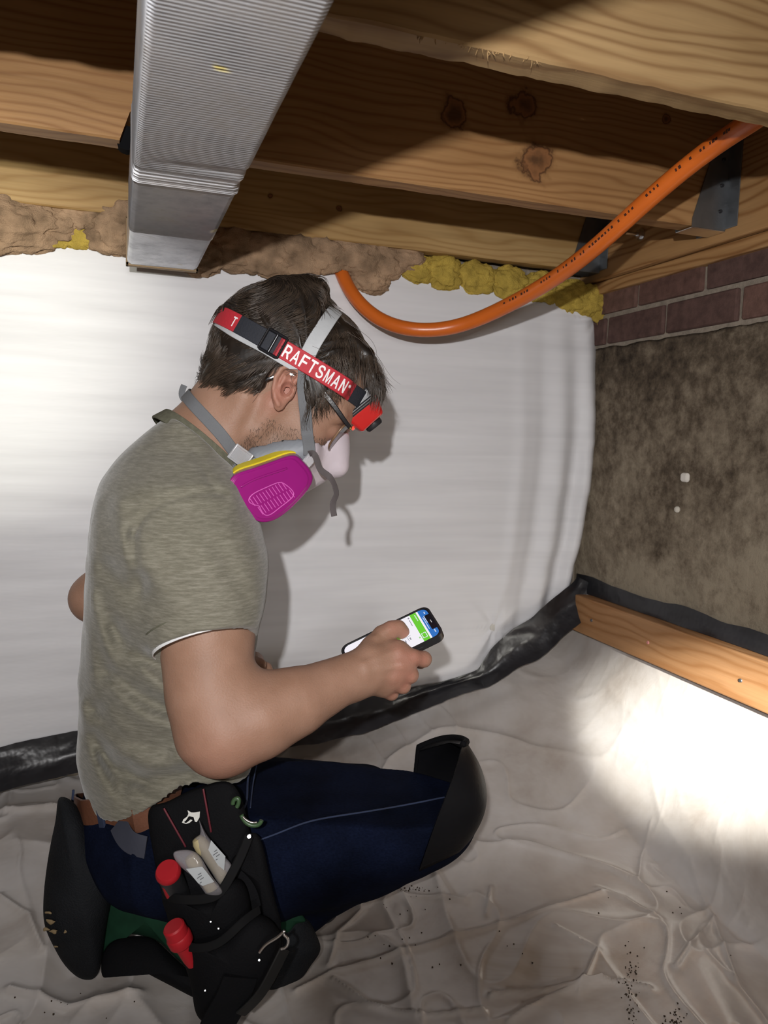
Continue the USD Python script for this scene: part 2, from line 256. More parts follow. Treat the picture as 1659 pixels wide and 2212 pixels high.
# joists with notch, ledger, hangers
XL = 1.05
YJ = [-.46, -.055, .35, .750, 1.165, 1.552]
labs = ['floor joist far behind the camera', 'floor joist above and behind the camera', 'floor joist just above the camera', 'nearest wooden floor joist, with a frayed splintery lower edge, at top right', 'middle wooden floor joist with a big round knot, crossing behind the orange pipe', 'farthest wooden floor joist, right above the brown insulation']
def rough_joist(y0, y1, zlo, zhi, x0, x1, seed, amp):
    """a board along x whose lower arris is a little ragged"""
    n = int((x1 - x0) / .008); xs_ = np.linspace(x0, x1, n)
    e = amp * (fbm(np.stack([xs_ * 30, 0 * xs_, 0 * xs_], -1), 4, seed) - .5); e2 = amp * (fbm(np.stack([xs_ * 40, 0 * xs_ + 5, 0 * xs_], -1), 4, seed) - .5)
    c = .0025
    ring = [(y0, zhi + 0 * e), (y0, zlo + c + e), (y0 + c, zlo + e * .6), (y1 - c, zlo + e2), (y1, zlo + c + e2), (y1, zhi + 0 * e)]
    return skin_rings(np.stack([np.stack([xs_, 0 * xs_ + a, b], -1) for a, b in ring], 1).reshape(-1, 3), n, 6)
for k, y0 in enumerate(YJ):
    j = thing('floor_joist', labs[k], 'joist', (0, y0, H))
    x1 = XL - .002 if k != 3 else 1.048
    b = rough_joist(y0, y0 + .038, H, H + .234, -1.6, x1, 40 + k, .005 if k == 3 else .0015)
    if k == 4:
        n0, n1 = PY(258, 322, y0), PY(276, 240, y0)
        cut = Manifold.hull_points(np.array([[a, y, z] for y in (y0 - .05, y0 + .1) for a, z in ((n0[0], H - .02), (n0[0], n0[2] + .012), (n1[0] + .003, n1[2]), (.16, n1[2]), (.16, H - .02))]))
        mm = Manifold(__import__('manifold3d').Mesh(np.asarray(b.vertices, np.float32), np.asarray(b.faces, np.uint32)))
        b = mm - cut
    obj('board', b, [W2, W1, W3, W1, W2, W3][k], j, smooth=30)
    if k == 3:                                                            # splinters hanging from the torn arris
        sp = []
        for px in np.r_[rg.normal(1035, 30, 28), rg.normal(1150, 18, 18), rg.uniform(900, 1250, 14)]:
            a = PY(px, 100 + (px - 900) * .14, y0 + .003); a[2] = H + .003
            l = rg.uniform(.002, .011)
            e = a + [rg.uniform(-.6, .6) * l, rg.uniform(-.3, .6) * l, -l * rg.uniform(.3, 1)]
            sp.append(tube([a, (a + e) / 2 + rg.normal(0, .001, 3), e], [.0011, .0007, .0002], 5))
        obj('splinters', cat(sp), W1, j, kind='stuff')
ld = thing('ledger_beam', 'wooden ledger beam on top of the brick courses carrying the joist ends', 'beam', (XL, .5, ZL))
obj('board', rbox((XL, -1.6, ZL + .028), (XL + .05, YW, H + .234), .003), WL, ld)
obj('sill', rbox((XL + .012, -1.6, ZL), (XL + .10, YW, ZL + .027), .003), WL, ld)
for k, y0 in ((4, YJ[4]), (5, YJ[5])):
    h = thing('joist_hanger', ['grey steel joist hanger at the right end of the middle joist', 'grey steel joist hanger at the end of the farthest joist'][k - 4], 'bracket', (XL, y0, H))
    a, b, t = y0 - .0025, y0 + .0405, .0018
    side = lambda y: Manifold.hull_points(np.array([[x, yy, z] for yy in (y - t / 2, y + t / 2) for x, z in ((XL - .001, H - .003), (XL - .075, H - .003), (XL - .075, H + .012), (XL - .030, H + .045), (XL - .028, H + .165), (XL - .001, H + .165))]))
    obj('side_plate', side(a), HANG, h); obj('side_plate', side(b), HANG, h)
    obj('seat_plate', rbox((XL - .075, a, H - .0045), (XL - .001, b, H - .0025), .0008), HANG if k == 5 else SHINY, h)
    for s in (-1, 1):
        obj('flange', rbox((XL - .0025, (a if s < 0 else b) - (.03 if s < 0 else 0), H + .0), (XL - .0005, (a if s < 0 else b) + (.03 if s > 0 else 0), H + .16), .0008), HANG, h)
    for z in (.03, .075, .12):
        obj('nail', Manifold.cylinder(.004, .0035, .003, 10).rotate((90, 0, 0)).translate((XL - .016, a - .0005, H + z)), BLACKP, h)
p0 = PX(1385, 507, XL)
sc = thing('lag_screw', 'shiny bolt head with washer on the ledger beam between the two hangers', 'screw', p0)
obj('washer', Manifold.cylinder(.002, .013, .013, 20).rotate((0, -90, 0)).translate(p0), SHINY, sc); obj('head', Manifold.cylinder(.009, .009, .0085, 6).rotate((0, -90, 0)).translate(p0 + [-.002, 0, 0]), SHINY, sc)
obj('shank', Manifold.cylinder(.03, .004, .004, 10).rotate((0, -90, 0)).translate(p0 + [-.009, 0, 0]), SHINY, sc)
# wood plank along the right wall, black strip above it
ZP0, ZP1 = PX(1251, 1367, XR - .04)[2], PX(1251, 1287, XR - .04)[2]
pk = thing('nailed_plank', 'reddish wooden plank nailed along the foot of the right wall', 'plank', (XR - .02, .8, ZP0))
obj('board', rbox((XR - .040, -1.5, ZP0), (XR - .004, 1.565, ZP1), .003), WP, pk)
for px, py in ((1400, 1388), (1278, 1340), (1600, 1470)):
    q = PX(px, py, XR - .04); obj('nail', Manifold.cylinder(.003, .004, .003, 12).rotate((0, -90, 0)).translate(q + [.001, 0, 0]), plain('nail_cap', (.5, .2, .18), .5) if px == 1400 else HANG, pk)
def strip(u, v):
    w = .030 + .014 * fbm(np.stack([u * 9, 0 * u, 0 * u], -1), 3, 8)
    return XR - .010 - .004 * (1 - v) + .003 * fbm(np.stack([u * 14, v * 3, 0 * u], -1), 3, 1), u, ZP1 + .0015 + v * w
obj('black_strip', grid(strip, np.linspace(-1.2, 1.60, 160), np.linspace(0, 1, 8)), TAPE, smooth=True, label='black plastic strip showing above the wooden plank on the right wall', cat_='plastic strip')

# white sheet on the far wall, with its black tape
edge = np.array([PY(x, y, 1.56)[[0, 2]] for x, y in ((1310, 640), (1313, 720), (1313, 850), (1309, 960), (1300, 1060), (1287, 1150), (1268, 1230), (1256, 1290), (1250, 1350))])
TOPX = np.array([PY(x, y, 1.59) for x, y in ((-400, 500), (0, 515), (270, 560), (430, 590), (520, 585), (700, 575), (850, 590), (1000, 610), (1140, 635), (1240, 650), (1300, 690))])
BOTX = np.array([PY(x, y, 1.575) for x, y in ((-400, 1715), (0, 1630), (160, 1588), (500, 1568), (720, 1545), (900, 1490), (1020, 1450), (1090, 1405), (1160, 1340), (1235, 1262), (1260, 1245))])
def sheet(u, v):
    xe = np.interp(1.12 - v * .0, [0, 1], [0, 0])
    x0 = u
    zt = np.interp(x0, TOPX[:, 0], TOPX[:, 2]) + .02; zb = np.interp(x0, BOTX[:, 0], BOTX[:, 2]) - .02 - .05 * np.clip((x0 - .55) / .15, 0, 1)
    z = zb + (zt - zb) * v
    xr = np.interp(-z, -edge[:, 1], edge[:, 0])
    s = np.clip((u - .55) / .57, 0, 1)
    x = np.where(u > .55, .55 + (xr - .55) * s ** .97, u)
    p = np.stack([x, 0 * x, z], -1)
    w = .012 * (fbm(p * np.array([1.2, 1, 7]), 3, 11) - .5) + .0050 * (fbm(p * np.array([3, 1, 22.]), 3, 12) - .5)
    # pull lines raying out of the upper right corner and of the tack near the foot
    for (px, py), amp, k in (((1300, 690), .014, 13), ((1068, 1355), .010, 15)):
        c = PY(px, py, 1.58); r = np.hypot(x - c[0], z - c[2]) + 1e-6; th = np.arctan2(z - c[2], x - c[0])
        w += amp * np.exp(-r / .16) * (noise(np.stack([th * 3.2, 0 * th + k, 0 * th + r * 2], -1), k) - .5) * np.clip(r / .03, 0, 1) + (.006 * np.exp(-(r / .03) ** 2) if k == 15 else 0)
    for xc, a in ((.0, .013), (.045, -.010), (.085, .012), (.13, -.009), (.18, .008), (.24, -.006)):
        q = s - (1 - xc * 1.7); w += a * np.exp(-(q / .035) ** 2) * np.clip((1 - v) * 1.8, 0, 1)
    y = 1.580 - .016 * np.sin(np.pi * np.clip(v, 0, 1)) * s + w + .03 * np.clip((s - .90) / .10, 0, 1) ** 2
    return x, y, z
ps = thing('plastic_sheet', 'white reinforced plastic sheet covering the far wall behind the man', 'plastic sheet', (0, 1.59, .1))
obj('sheet', grid(sheet, np.r_[np.linspace(-1.55, .55, 190)[:-1], np.linspace(.55, 1.12, 130)], np.linspace(0, 1, 170)), SHEET, ps, smooth=True)
tk = PY(1068, 1355, 1.578)
obj('tack', Manifold.cylinder(.004, .011, .009, 14).rotate((90, 0, 0)).translate(tk + [0, .006, 0]), plain('tack_white', (.62, .6, .55), .5), ps)
lab = PY(75, 1105, 1.57)
# tape: a crumpled band along the foot of the sheet
tb = [((-400, 1770), .034), ((0, 1652), .036), ((160, 1615), .036), ((420, 1590), .034), ((700, 1552), .034), ((800, 1528), .032), ((900, 1498), .022), ((1000, 1468), .014), ((1040, 1450), .020), ((1090, 1405), .036), ((1140, 1375), .040), ((1190, 1330), .038), ((1240, 1290), .040), ((1262, 1255), .030)]
tp = np.array([np.r_[PY(*p, 1.568 - .004 * (i > 8)), w] for i, (p, w) in enumerate(tb)]); tp = np.vstack([[[-1.56, tp[0, 1], tp[0, 2] - .01, .036], [-1.15, tp[0, 1], tp[0, 2] - .004, .035]], tp]); tp = spline(tp, 190)
def tape(u, v):
    i = np.clip(u, 0, 189).astype(int); c = tp[i]; t = np.gradient(tp[:, :3], axis=0)[i]; n = np.stack([-t[..., 2], 0 * t[..., 0], t[..., 0]], -1); n /= np.linalg.norm(n, axis=-1, keepdims=True)
    p = c[..., :3] + n * (v * c[..., 3])[..., None]
    w = fbm(np.stack([p[..., 0] * 16, v * 1.2, p[..., 2] * 16], -1), 4, 21) - .5
    p[..., 1] += -.012 + .020 * w - .03 * np.clip(-v, 0, 1) ** 1.5
    p[..., 2] += .006 * (fbm(np.stack([p[..., 0] * 25, v * 0, 0 * v], -1), 3, 5) - .5)
    return p[..., 0], p[..., 1], p[..., 2]
obj('black_tape', grid(tape, np.arange(190), np.linspace(-1, 1, 14)), TAPE, smooth=True, label='wide crumpled black tape along the foot of the white wall sheet', cat_='tape')

# ribbed duct
ZD = ZC + .30
xl, xr_ = .0205, .1435
def ring_at(y, g):
    """rounded rectangle, g grows the section"""
    x0, x1, z0, z1 = xl - g, xr_ + g, ZD - g, ZD + .080 + g; r = .008; P = []
    for cx_, cz_, a0 in ((x1 - r, z1 - r, 0), (x0 + r, z1 - r, 90), (x0 + r, z0 + r, 180), (x1 - r, z0 + r, 270)):
        for a in np.radians([a0, a0 + 45, a0 + 90]): P.append((cx_ + r * np.cos(a), y, cz_ + r * np.sin(a)))
    return P
rings, y = [], -1.2
while y < 1.49:
    pitch = .0054 if y < .955 else (.0046 if y < 1.25 else .0062)
    amp = .0017 if y < .955 else (.0014 if y < 1.25 else .0005)
    if .945 < y < 1.0: amp = .0025 * rg.uniform(.4, 1.2)
    for q, g in ((0, -1), (.25, .3), (.5, 1), (.75, .3)):
        rings.append((y + q * pitch, amp * g))
    y += pitch
def dent(p):
    p = np.asarray(p); d = PZ(500, 372, ZD); r = np.hypot((p[:, 0] - d[0]) / .03, (p[:, 1] - d[1]) / .012)
    p[:, 2] += .006 * np.exp(-r ** 2) * (p[:, 2] < ZD + .02); p[:, 0] -= .004 * np.exp(-((p[:, 1] - .97) / .01) ** 2) * (p[:, 0] > .1)
    p[:, 2] += .0015 * (fbm(p * np.array([20, 12, 0]), 2, 3) - .5)
    return p
dv = np.vstack([dent(ring_at(a, g)) for a, g in rings])
dc = thing('air_duct', 'ribbed metal air duct hung under the joists, running from the camera to the far wall', 'duct', (.08, .5, ZD))
obj('duct_body', skin_rings(dv, len(rings), 12, caps=False), GALV, dc, smooth=40)
obj('shaded_end_edge', cat([rbox((xl - .002, 1.488, ZD - .003), (xr_ + .002, 1.50, ZD + .004), .001), rbox((xl - .002, 1.488, ZD - .003), (xl + .003, 1.50, ZD + .082), .001), rbox((xr_ - .003, 1.488, ZD - .003), (xr_ + .002, 1.50, ZD + .082), .001), rbox((xl - .002, 1.488, ZD + .078), (xr_ + .002, 1.50, ZD + .083), .001)]), plain('shaded_duct_rim', (.25, .17, .09), .6, metal=.4), dc)  # edge of the open end, its shadow put into the brown
obj('duct_end', rbox((xl + .001, 1.49, ZD + .001), (xr_ - .001, 1.494, ZD + .079), .001), BLACKP, dc)
bp = thing('black_notch_plug', 'short black plug in the joist notch beside the duct', 'pipe', (.01, 1.2, H + .03))  # short black plug that keeps the notch looking dark
nn = PY(268, 292, 1.16)
obj('tube_body', tube([[nn[0] + .004, 1.180, nn[2] + .004], [nn[0] + .004, 1.19, nn[2] + .005], [nn[0] + .004, 1.206, nn[2] + .006]], .016, 20), plain('matte_black', (.006, .006, .007), .9, spec=.05), bp, smooth=40)

# orange pipe with its print
pp = np.array([PY(*p) for p in ((722, 545, 1.60), (738, 590, 1.575), (765, 640, 1.545), (815, 686, 1.51), (890, 711, 1.465), (980, 706, 1.43), (1080, 668, 1.355), (1190, 606, 1.235), (1300, 522, 1.105), (1400, 432, 1.02), (1500, 348, .95), (1580, 290, .885), (1640, 250, .825), (1700, 205, .785))]); pp = spline(pp, 160)
pi = thing('orange_pipe', 'orange plastic pipe sagging from the joists in front of the white sheet', 'pipe', pp[0])
obj('tube_body', tube(pp, .0142, 22), PIPE, pi, smooth=40)
td = np.gradient(pp, axis=0); td /= np.linalg.norm(td, axis=1, keepdims=True)
ink = []
for k in range(72, 146):
    if rg.random() < .62:
        c = (pp[k]); to = unit(np.array([0, 0, ZC]) - c); nrm = unit(to - td[k] * (to @ td[k])); sd = np.cross(td[k], nrm); nrm = unit(nrm + .55 * sd * (1 if sd[2] > 0 else -1)); sd = np.cross(td[k], nrm)
        a = rbox((-.0022, -.0025, .0137), (.0022, .0025, .0146), .0002, 1)
        ink.append(frame_mesh(a, c, td[k] * rg.uniform(.5, 1.1), sd * rg.uniform(.6, 1), nrm))
obj('printed_marks', cat(ink), INK, pi, kind='stuff')

# insulation
def wool(name, label, m, pix, y, r, seed, thick=1.0):
    t = thing(name, label, 'insulation', PY(*pix[0], y)); parts = []
    for k, (px, py) in enumerate(pix):
        c = PY(px, py, y); s = meshkit.arrays(trimesh.creation.icosphere(4, 1.0))[0]; f = trimesh.creation.icosphere(4, 1.0).faces
        rr = r[k] if np.ndim(r) else r
        q = s * np.array([rr * 1.25, rr * .55 * thick, rr])
        n3 = fbm((s + k * 3) * 1.6, 4, seed)[:, None] - .5; n4 = (1 - np.abs(2 * noise((s + k * 3) * 3.2, seed + 5) - 1))[:, None]
        parts.append(trimesh.Trimesh(c + q * (1 + .7 * n3 + .22 * (n4 - .5)), f, process=False))
    m0 = cat(parts); m0.vertices[:, 1] = np.clip(m0.vertices[:, 1], 1.50, YW)
    return obj('batt', m0, m, t, smooth=True)
wool('insulation_batt', 'tan fluffy insulation hanging below the far joist at left of the duct', WOOLB, [(-700, 455), (-610, 450), (-520, 462), (-430, 455), (-350, 470), (-270, 462), (-200, 474), (-130, 470), (-60, 480), (0, 478), (55, 482), (100, 470), (125, 482), (160, 468), (205, 472), (250, 500), (280, 480)], 1.575, [.055, .06, .05, .055, .05, .055, .05, .055, .06, .055, .048, .03, .030, .028, .030, .045, .05], 3)
wool('insulation_batt', 'yellow insulation peeking out beneath the tan insulation left of the duct', WOOLY, [(110, 500), (160, 500), (200, 505), (245, 515)], 1.588, [.035, .034, .034, .03], 7)
wool('insulation_batt', 'dirty brown insulation hanging between the duct and the orange pipe', WOOLB, [(440, 540), (500, 535), (545, 545), (590, 550), (640, 552), (690, 545), (735, 545), (780, 560), (800, 600), (830, 565), (880, 558)], 1.575, [.05, .045, .042, .05, .048, .045, .04, .045, .035, .035, .03], 5)
wool('insulation_batt', 'bright yellow fibreglass insulation tucked above the right part of the white sheet', WOOLY, [(900, 580), (960, 590), (1030, 600), (1100, 610), (1170, 622), (1230, 640), (1270, 650), (1300, 665), (1310, 690)], 1.582, [.03, .036, .036, .036, .036, .036, .034, .03, .022], 9)
# ------------------------------------------------------------------ the man: implicit surfaces polygonised on a grid
def PC(px, py, d): return ray(px, py) * d + [0, 0, ZC]                 # the point seen at a pixel, at camera depth d
def smin(a, b, k):
    h = np.clip(.5 + .5 * (b - a) / k, 0, 1); return b + (a - b) * h - k * h * (1 - h)
def smax(a, b, k): return -smin(-a, -b, k)
def cone(p, a, b, ra, rb):
    a, b = np.asarray(a, float), np.asarray(b, float); ab = b - a; q = p - a
    t = np.clip(q @ ab / (ab @ ab), 0, 1); return np.linalg.norm(q - t[..., None] * ab, axis=-1) - (ra + (rb - ra) * t)
def chain(p, js, k=.006):
    d = None
    for (a, ra), (b, rb) in zip(js[:-1], js[1:]):
        c = cone(p, a, b, ra, rb); d = c if d is None else smin(d, c, k)
    return d
def ell(p, c, r, A=None):
    q = p - np.asarray(c, float)
    if A is not None: q = q @ A.T
    r = np.asarray(r, float); k0 = np.linalg.norm(q / r, axis=-1); k1 = np.linalg.norm(q / r ** 2, axis=-1)
    return np.where(k1 > 1e-9, k0 * (k0 - 1) / np.maximum(k1, 1e-9), -r.min())
def polygonise(fn, lo, hi, h, B=10, lip=1.6):
    lo = np.asarray(lo, float); n = np.ceil((np.asarray(hi) - lo) / h / B).astype(int) * B + 1
    F = np.full(n, 1.0, np.float32); nb = (n - 1) // B
    c = np.stack(np.meshgrid(*[np.arange(k) for k in nb], indexing='ij'), -1).reshape(-1, 3)
    f0 = fn(lo + (c + .5) * B * h)
    near = np.abs(f0) < B * h * .87 * lip
    far_in = ~near & (f0 < 0)
    for i, j, k in c[far_in]: F[i * B:i * B + B + 1, j * B:j * B + B + 1, k * B:k * B + B + 1] = -1
    g = np.stack(np.meshgrid(*[np.arange(B + 1)] * 3, indexing='ij'), -1).reshape(-1, 3) * h
    cs = c[near]
    for s in range(0, len(cs), 120):
        cc = cs[s:s + 120]; v = fn((lo + cc[:, None] * B * h + g[None]).reshape(-1, 3)).reshape(len(cc), B + 1, B + 1, B + 1)
        for (i, j, k), w in zip(cc, v): F[i * B:i * B + B + 1, j * B:j * B + B + 1, k * B:k * B + B + 1] = w
    S = F < 0; O = [(a, b, d) for a in (0, 1) for b in (0, 1) for d in (0, 1)]
    V = lambda A, o: A[o[0]:A.shape[0] - 1 + o[0], o[1]:A.shape[1] - 1 + o[1], o[2]:A.shape[2] - 1 + o[2]]
    al, an = V(S, O[0]).copy(), V(S, O[0]).copy()
    for o in O[1:]: al &= V(S, o); an |= V(S, o)
    idx = np.argwhere(an & ~al); M_ = np.full(np.array(F.shape) - 1, -1, np.int32); M_[tuple(idx.T)] = np.arange(len(idx))
    cv = np.stack([F[tuple((idx + o).T)] for o in O], 1); acc = np.zeros((len(idx), 3)); cnt = np.zeros(len(idx))
    for a in range(8):
        for b in range(a + 1, 8):
            d = np.array(O[b]) - np.array(O[a])
            if np.abs(d).sum() != 1: continue
            x = (cv[:, a] < 0) != (cv[:, b] < 0); t = np.where(x, cv[:, a] / np.where(x, cv[:, a] - cv[:, b], 1), 0)
            acc += np.where(x[:, None], np.array(O[a]) + t[:, None] * d, 0); cnt += x
    verts = lo + (idx + acc / cnt[:, None]) * h; faces = []
    for ax in range(3):
        u, w = [(1, 2), (2, 0), (0, 1)][ax]
        sl = [slice(1, -1)] * 3; sl[ax] = slice(0, -1); s2 = list(sl); s2[ax] = slice(1, None)
        A, Bs = S[tuple(sl)], S[tuple(s2)]; e = np.argwhere(A != Bs); flip = ~A[tuple(e.T)]
        off = np.ones(3, int); off[ax] = 0; e = e + off; eu, ew = np.eye(3, dtype=int)[u], np.eye(3, dtype=int)[w]
        q = np.stack([M_[tuple((e - eu - ew).T)], M_[tuple((e - ew).T)], M_[tuple(e.T)], M_[tuple((e - eu).T)]], 1); q[flip] = q[flip][:, ::-1]
        faces.append(q)
    q = np.vstack(faces)
    return verts, np.vstack([q[:, [0, 1, 2]], q[:, [0, 2, 3]]])
def relax(v, f, it=2, lam=.5):
    import scipy.sparse as sp
    e = np.vstack([f[:, [0, 1]], f[:, [1, 2]], f[:, [2, 0]]]); A = sp.coo_matrix((np.ones(2 * len(e)), (np.r_[e[:, 0], e[:, 1]], np.r_[e[:, 1], e[:, 0]])), shape=(len(v),) * 2).tocsr(); A.data[:] = 1
    d = np.maximum(np.asarray(A.sum(1)).ravel(), 1)[:, None]
    for _ in range(it):
        v = v + lam * (A @ v / d - v); v = v - lam * 1.04 * (A @ v / d - v)
    return v

# head frame: forward, up, and towards the man's right (the camera)
hd = unit([.97, -.24, 0]); FW = unit(hd * .785 + np.array([0, 0, -.62])); UP = unit(np.array([0, 0, 1.0]) - FW * FW[2]); SD = np.cross(FW, UP)
if SD[1] > 0: SD = -SD
HO = PC(607, 850, 1.035) - SD * .074
def HP(a, u, s=0.0): return HO + a * FW + u * UP + s * SD
HA = np.stack([FW, UP, SD])
def hloc(p): return (p - HO) @ HA.T
YB = 1.115                                                            # middle plane of the trunk
SHR, ELR, WRR = PC(432, 1125, 1.005), PC(462, 1590, .942), PC(762, 1462, 1.02)
SHL, ELL_, WRL = PY(420, 1075, 1.28), PY(205, 1292, 1.32), PY(520, 1440, 1.235)
NK = PY(425, 985, YB)
def head_sdf(p):
    q = hloc(p); qa = q.copy(); qa[..., 2] = np.abs(q[..., 2])
    d = ell(q, (-.006, .048, 0), (.100, .086, .074))
    d = smin(d, ell(q, (.045, .005, 0), (.052, .078, .058)), .03)
    d = smin(d, ell(qa, (.052, -.03, .034), (.034, .036, .026)), .02)
    d = smin(d, chain(qa, [((-.002, -.022, .056), .014), ((.004, -.062, .050), .014), ((.070, -.098, .018), .017), ((.076, -.100, -.01), .018)]), .03)
    d = smin(d, ell(q, (.045, -.062, 0), (.048, .045, .044)), .02)
    d = smin(d, cone(qa, (.088, .030, .012), (.078, .030, .046), .013, .011), .014)
    d = smax(d, -ell(qa, (.101, .008, .031), (.016, .013, .019)), .012)
    d = smin(d, ell(qa, (.083, .007, .031), (.0135, .0135, .0150)), .005)
    d = smin(d, cone(q, (.094, .018, 0), (.117, -.026, 0), .0085, .0125), .010)
    d = smin(d, ell(qa, (.106, -.031, .011), (.012, .009, .009)), .006)
    d = smin(d, cone(qa, (.100, -.058, 0), (.090, -.060, .020), .0085, .005), .007); d = smin(d, cone(qa, (.098, -.071, 0), (.090, -.068, .017), .0085, .005), .005)
    # ear: a tilted plate with raised helix, antihelix and lobe
    e = (q - np.array([.0025, .010, .071])) * 1.08; ca, sa = math.cos(.28), math.sin(.28); E = np.stack([ca * e[..., 0] + sa * e[..., 1], -sa * e[..., 0] + ca * e[..., 1], e[..., 2]], -1)
    E[..., 2] -= .20 * (-E[..., 0] + .012); E[..., 0] *= 1.0
    pl = ell(E, (-.004, .002, .004), (.0175, .0315, .0045))
    hel = None
    K = [(.006, .010), (.008, .022), (.002, .030), (-.009, .031), (-.018, .022), (-.0205, .008), (-.017, -.008), (-.010, -.019), (-.002, -.026)]
    for a, b in zip(K[:-1], K[1:]):
        c = cone(E, (*a, .0090), (*b, .0090), .0036, .0036); hel = c if hel is None else smin(hel, c, .002)
    pl = smin(pl, hel, .003); pl = smin(pl, cone(E, (-.0085, .016, .0085), (-.0105, -.008, .0085), .0030, .0032), .0025); pl = smin(pl, cone(E, (-.0105, -.008, .007), (-.004, -.014, .008), .003, .0025), .003)
    pl = smin(pl, ell(E, (-.001, -.026, .004), (.008, .0095, .004)), .004); pl = smin(pl, ell(E, (.008, -.005, .006), (.004, .006, .004)), .004)
    pl = smax(pl, -ell(E, (.0005, -.001, .011), (.0085, .0115, .0105)), .002); pl = smax(pl, -ell(E, (-.004, .0215, .011), (.0105, .0048, .0075)), .002)
    return smin(d, pl, .004)
HANDJ = dict(
    palm=[[(PC(764, 1462, 1.020), .0235), (PC(800, 1425, 1.026), .020), (PC(860, 1408, 1.034), .0135)], [(PC(764, 1462, 1.020), .022), (PC(812, 1440, 1.022), .0185), (PC(869, 1434, 1.030), .0145)],
          [(PC(764, 1468, 1.024), .021), (PC(806, 1455, 1.022), .0175), (PC(852, 1460, 1.030), .0140)], [(PC(766, 1474, 1.03), .020), (PC(800, 1468, 1.026), .0165), (PC(828, 1480, 1.034), .0135)], [(PC(860, 1410, 1.034), .0125), (PC(869, 1434, 1.030), .0140), (PC(852, 1460, 1.030), .0135), (PC(828, 1480, 1.034), .0125)]],
    index=[(PC(862, 1411, 1.034), .0128), (PC(892, 1420, 1.030), .0108), (PC(915, 1424, 1.040), .0106), (PC(908, 1430, 1.068), .0088), (PC(893, 1420, 1.088), .0072)],
    middle=[(PC(866, 1438, 1.028), .0128), (PC(886, 1458, 1.030), .0110), (PC(881, 1463, 1.062), .0092), (PC(862, 1440, 1.090), .0078)],
    ring=[(PC(849, 1463, 1.028), .0124), (PC(870, 1481, 1.033), .0106), (PC(862, 1479, 1.066), .0088), (PC(842, 1452, 1.092), .0076)],
    little=[(PC(825, 1483, 1.034), .0116), (PC(845, 1497, 1.040), .0096), (PC(835, 1488, 1.072), .0080), (PC(820, 1464, 1.090), .0070)],
    thumb=[(PC(788, 1432, 1.034), .0195), (PC(806, 1398, 1.044), .0158), (PC(826, 1372, 1.050), .0126), (PC(845, 1360, 1.053), .0112), (PC(860, 1357, 1.057), .0104), (PC(868, 1366, 1.062), .0096), (PC(870, 1373, 1.0645), .0086)],
    web=[(PC(812, 1402, 1.044), .0125), (PC(832, 1408, 1.040), .0115), (PC(858, 1411, 1.036), .0105)])
def hand_sdf(p):
    d = None
    for js in HANDJ['palm']:
        c = chain(p, js, .008); d = c if d is None else smin(d, c, .014)
    d = smin(d, chain(p, HANDJ['thumb'], .005), .012); d = smin(d, chain(p, HANDJ['web'], .006), .010)
    g = None
    for n in ('index', 'middle', 'ring', 'little'):
        c = chain(p, HANDJ[n], .0035); g = c if g is None else smin(g, c, .0010)
    d = smin(d, g, .0045)
    for a, b in (((788, 1436, 1.000), (858, 1409, 1.021)), ((792, 1447, .999), (862, 1436, 1.015)), ((794, 1456, 1.001), (846, 1461, 1.016)), ((792, 1465, 1.006), (822, 1481, 1.022))):   # tendons
        d = smin(d, cone(p, PC(*a), PC(*b), .0042, .0048), .006)
    for a in ((861, 1409, 1.0225), (865, 1437, 1.0165), (849, 1462, 1.0165), (825, 1482, 1.0225)):   # knuckles
        d = smin(d, ell(p, PC(*a), (.0065, .0065, .0065)), .006)
    for a, b in (((812, 1380, 1.036), (838, 1362, 1.043)), ((790, 1428, 1.016), (815, 1382, 1.034))): d = smin(d, cone(p, PC(*a), PC(*b), .004, .003), .007)
    return d
def rarm_sdf(p):
    m1 = SHR + (ELR - SHR) * .55
    d = chain(p, [(SHR, .058), (SHR + (ELR - SHR) * .35, .054), (m1, .0525), (SHR + (ELR - SHR) * .80, .0475), (ELR, .0415)], .03)
    d = smin(d, cone(p, PC(418, 1290, .970), PC(452, 1560, .952), .030, .031), .03)               # triceps
    d = smin(d, cone(p, ELR, PC(474, 1618, .945), .038, .030), .02)                                # point of the elbow
    d2 = chain(p, [(PC(500, 1575, .945), .050), (PC(560, 1548, .957), .0475), (PC(640, 1516, .975), .0385), (PC(705, 1485, .998), .0300), (PC(752, 1463, 1.015), .0255), (PC(768, 1458, 1.021), .0245)], .02)
    d2 = smin(d2, cone(p, PC(530, 1520, .955), PC(640, 1500, .978), .034, .024), .02)
    d2 = smin(d2, ell(p, PC(745, 1492, 1.018), (.010, .010, .010)), .012)
    return smin(d, d2, .022)
def larm_sdf(p):
    d = smin(chain(p, [(SHL, .052), (SHL + (ELL_ - SHL) * .5, .045), (ELL_, .034)], .03), chain(p, [(ELL_, .038), (ELL_ + (WRL - ELL_) * .3, .042), (WRL, .025)], .02), .02)
    kn = [PY(548, 1436, 1.205), PY(556, 1452, 1.20), PY(556, 1466, 1.20), PY(549, 1478, 1.205)]; tip = [PY(556, 1446, 1.165), PY(561, 1459, 1.16), PY(559, 1470, 1.162), PY(552, 1480, 1.17)]
    for a, b in zip(kn, tip):
        e = a + (b - a) * .5 + np.array([.012, 0, -.004])
        d = smin(d, chain(p, [(WRL, .021), (a, .0115)], .005), .012); d = smin(d, chain(p, [(a, .0115), (e + [.004, 0, 0], .0098), (b - [.020, 0, 0], .0085)], .004), .0035)
    return smin(d, chain(p, [(WRL + [.02, -.01, .01], .016), (PY(548, 1432, 1.185), .011), (PY(562, 1436, 1.165), .010)], .005), .01)
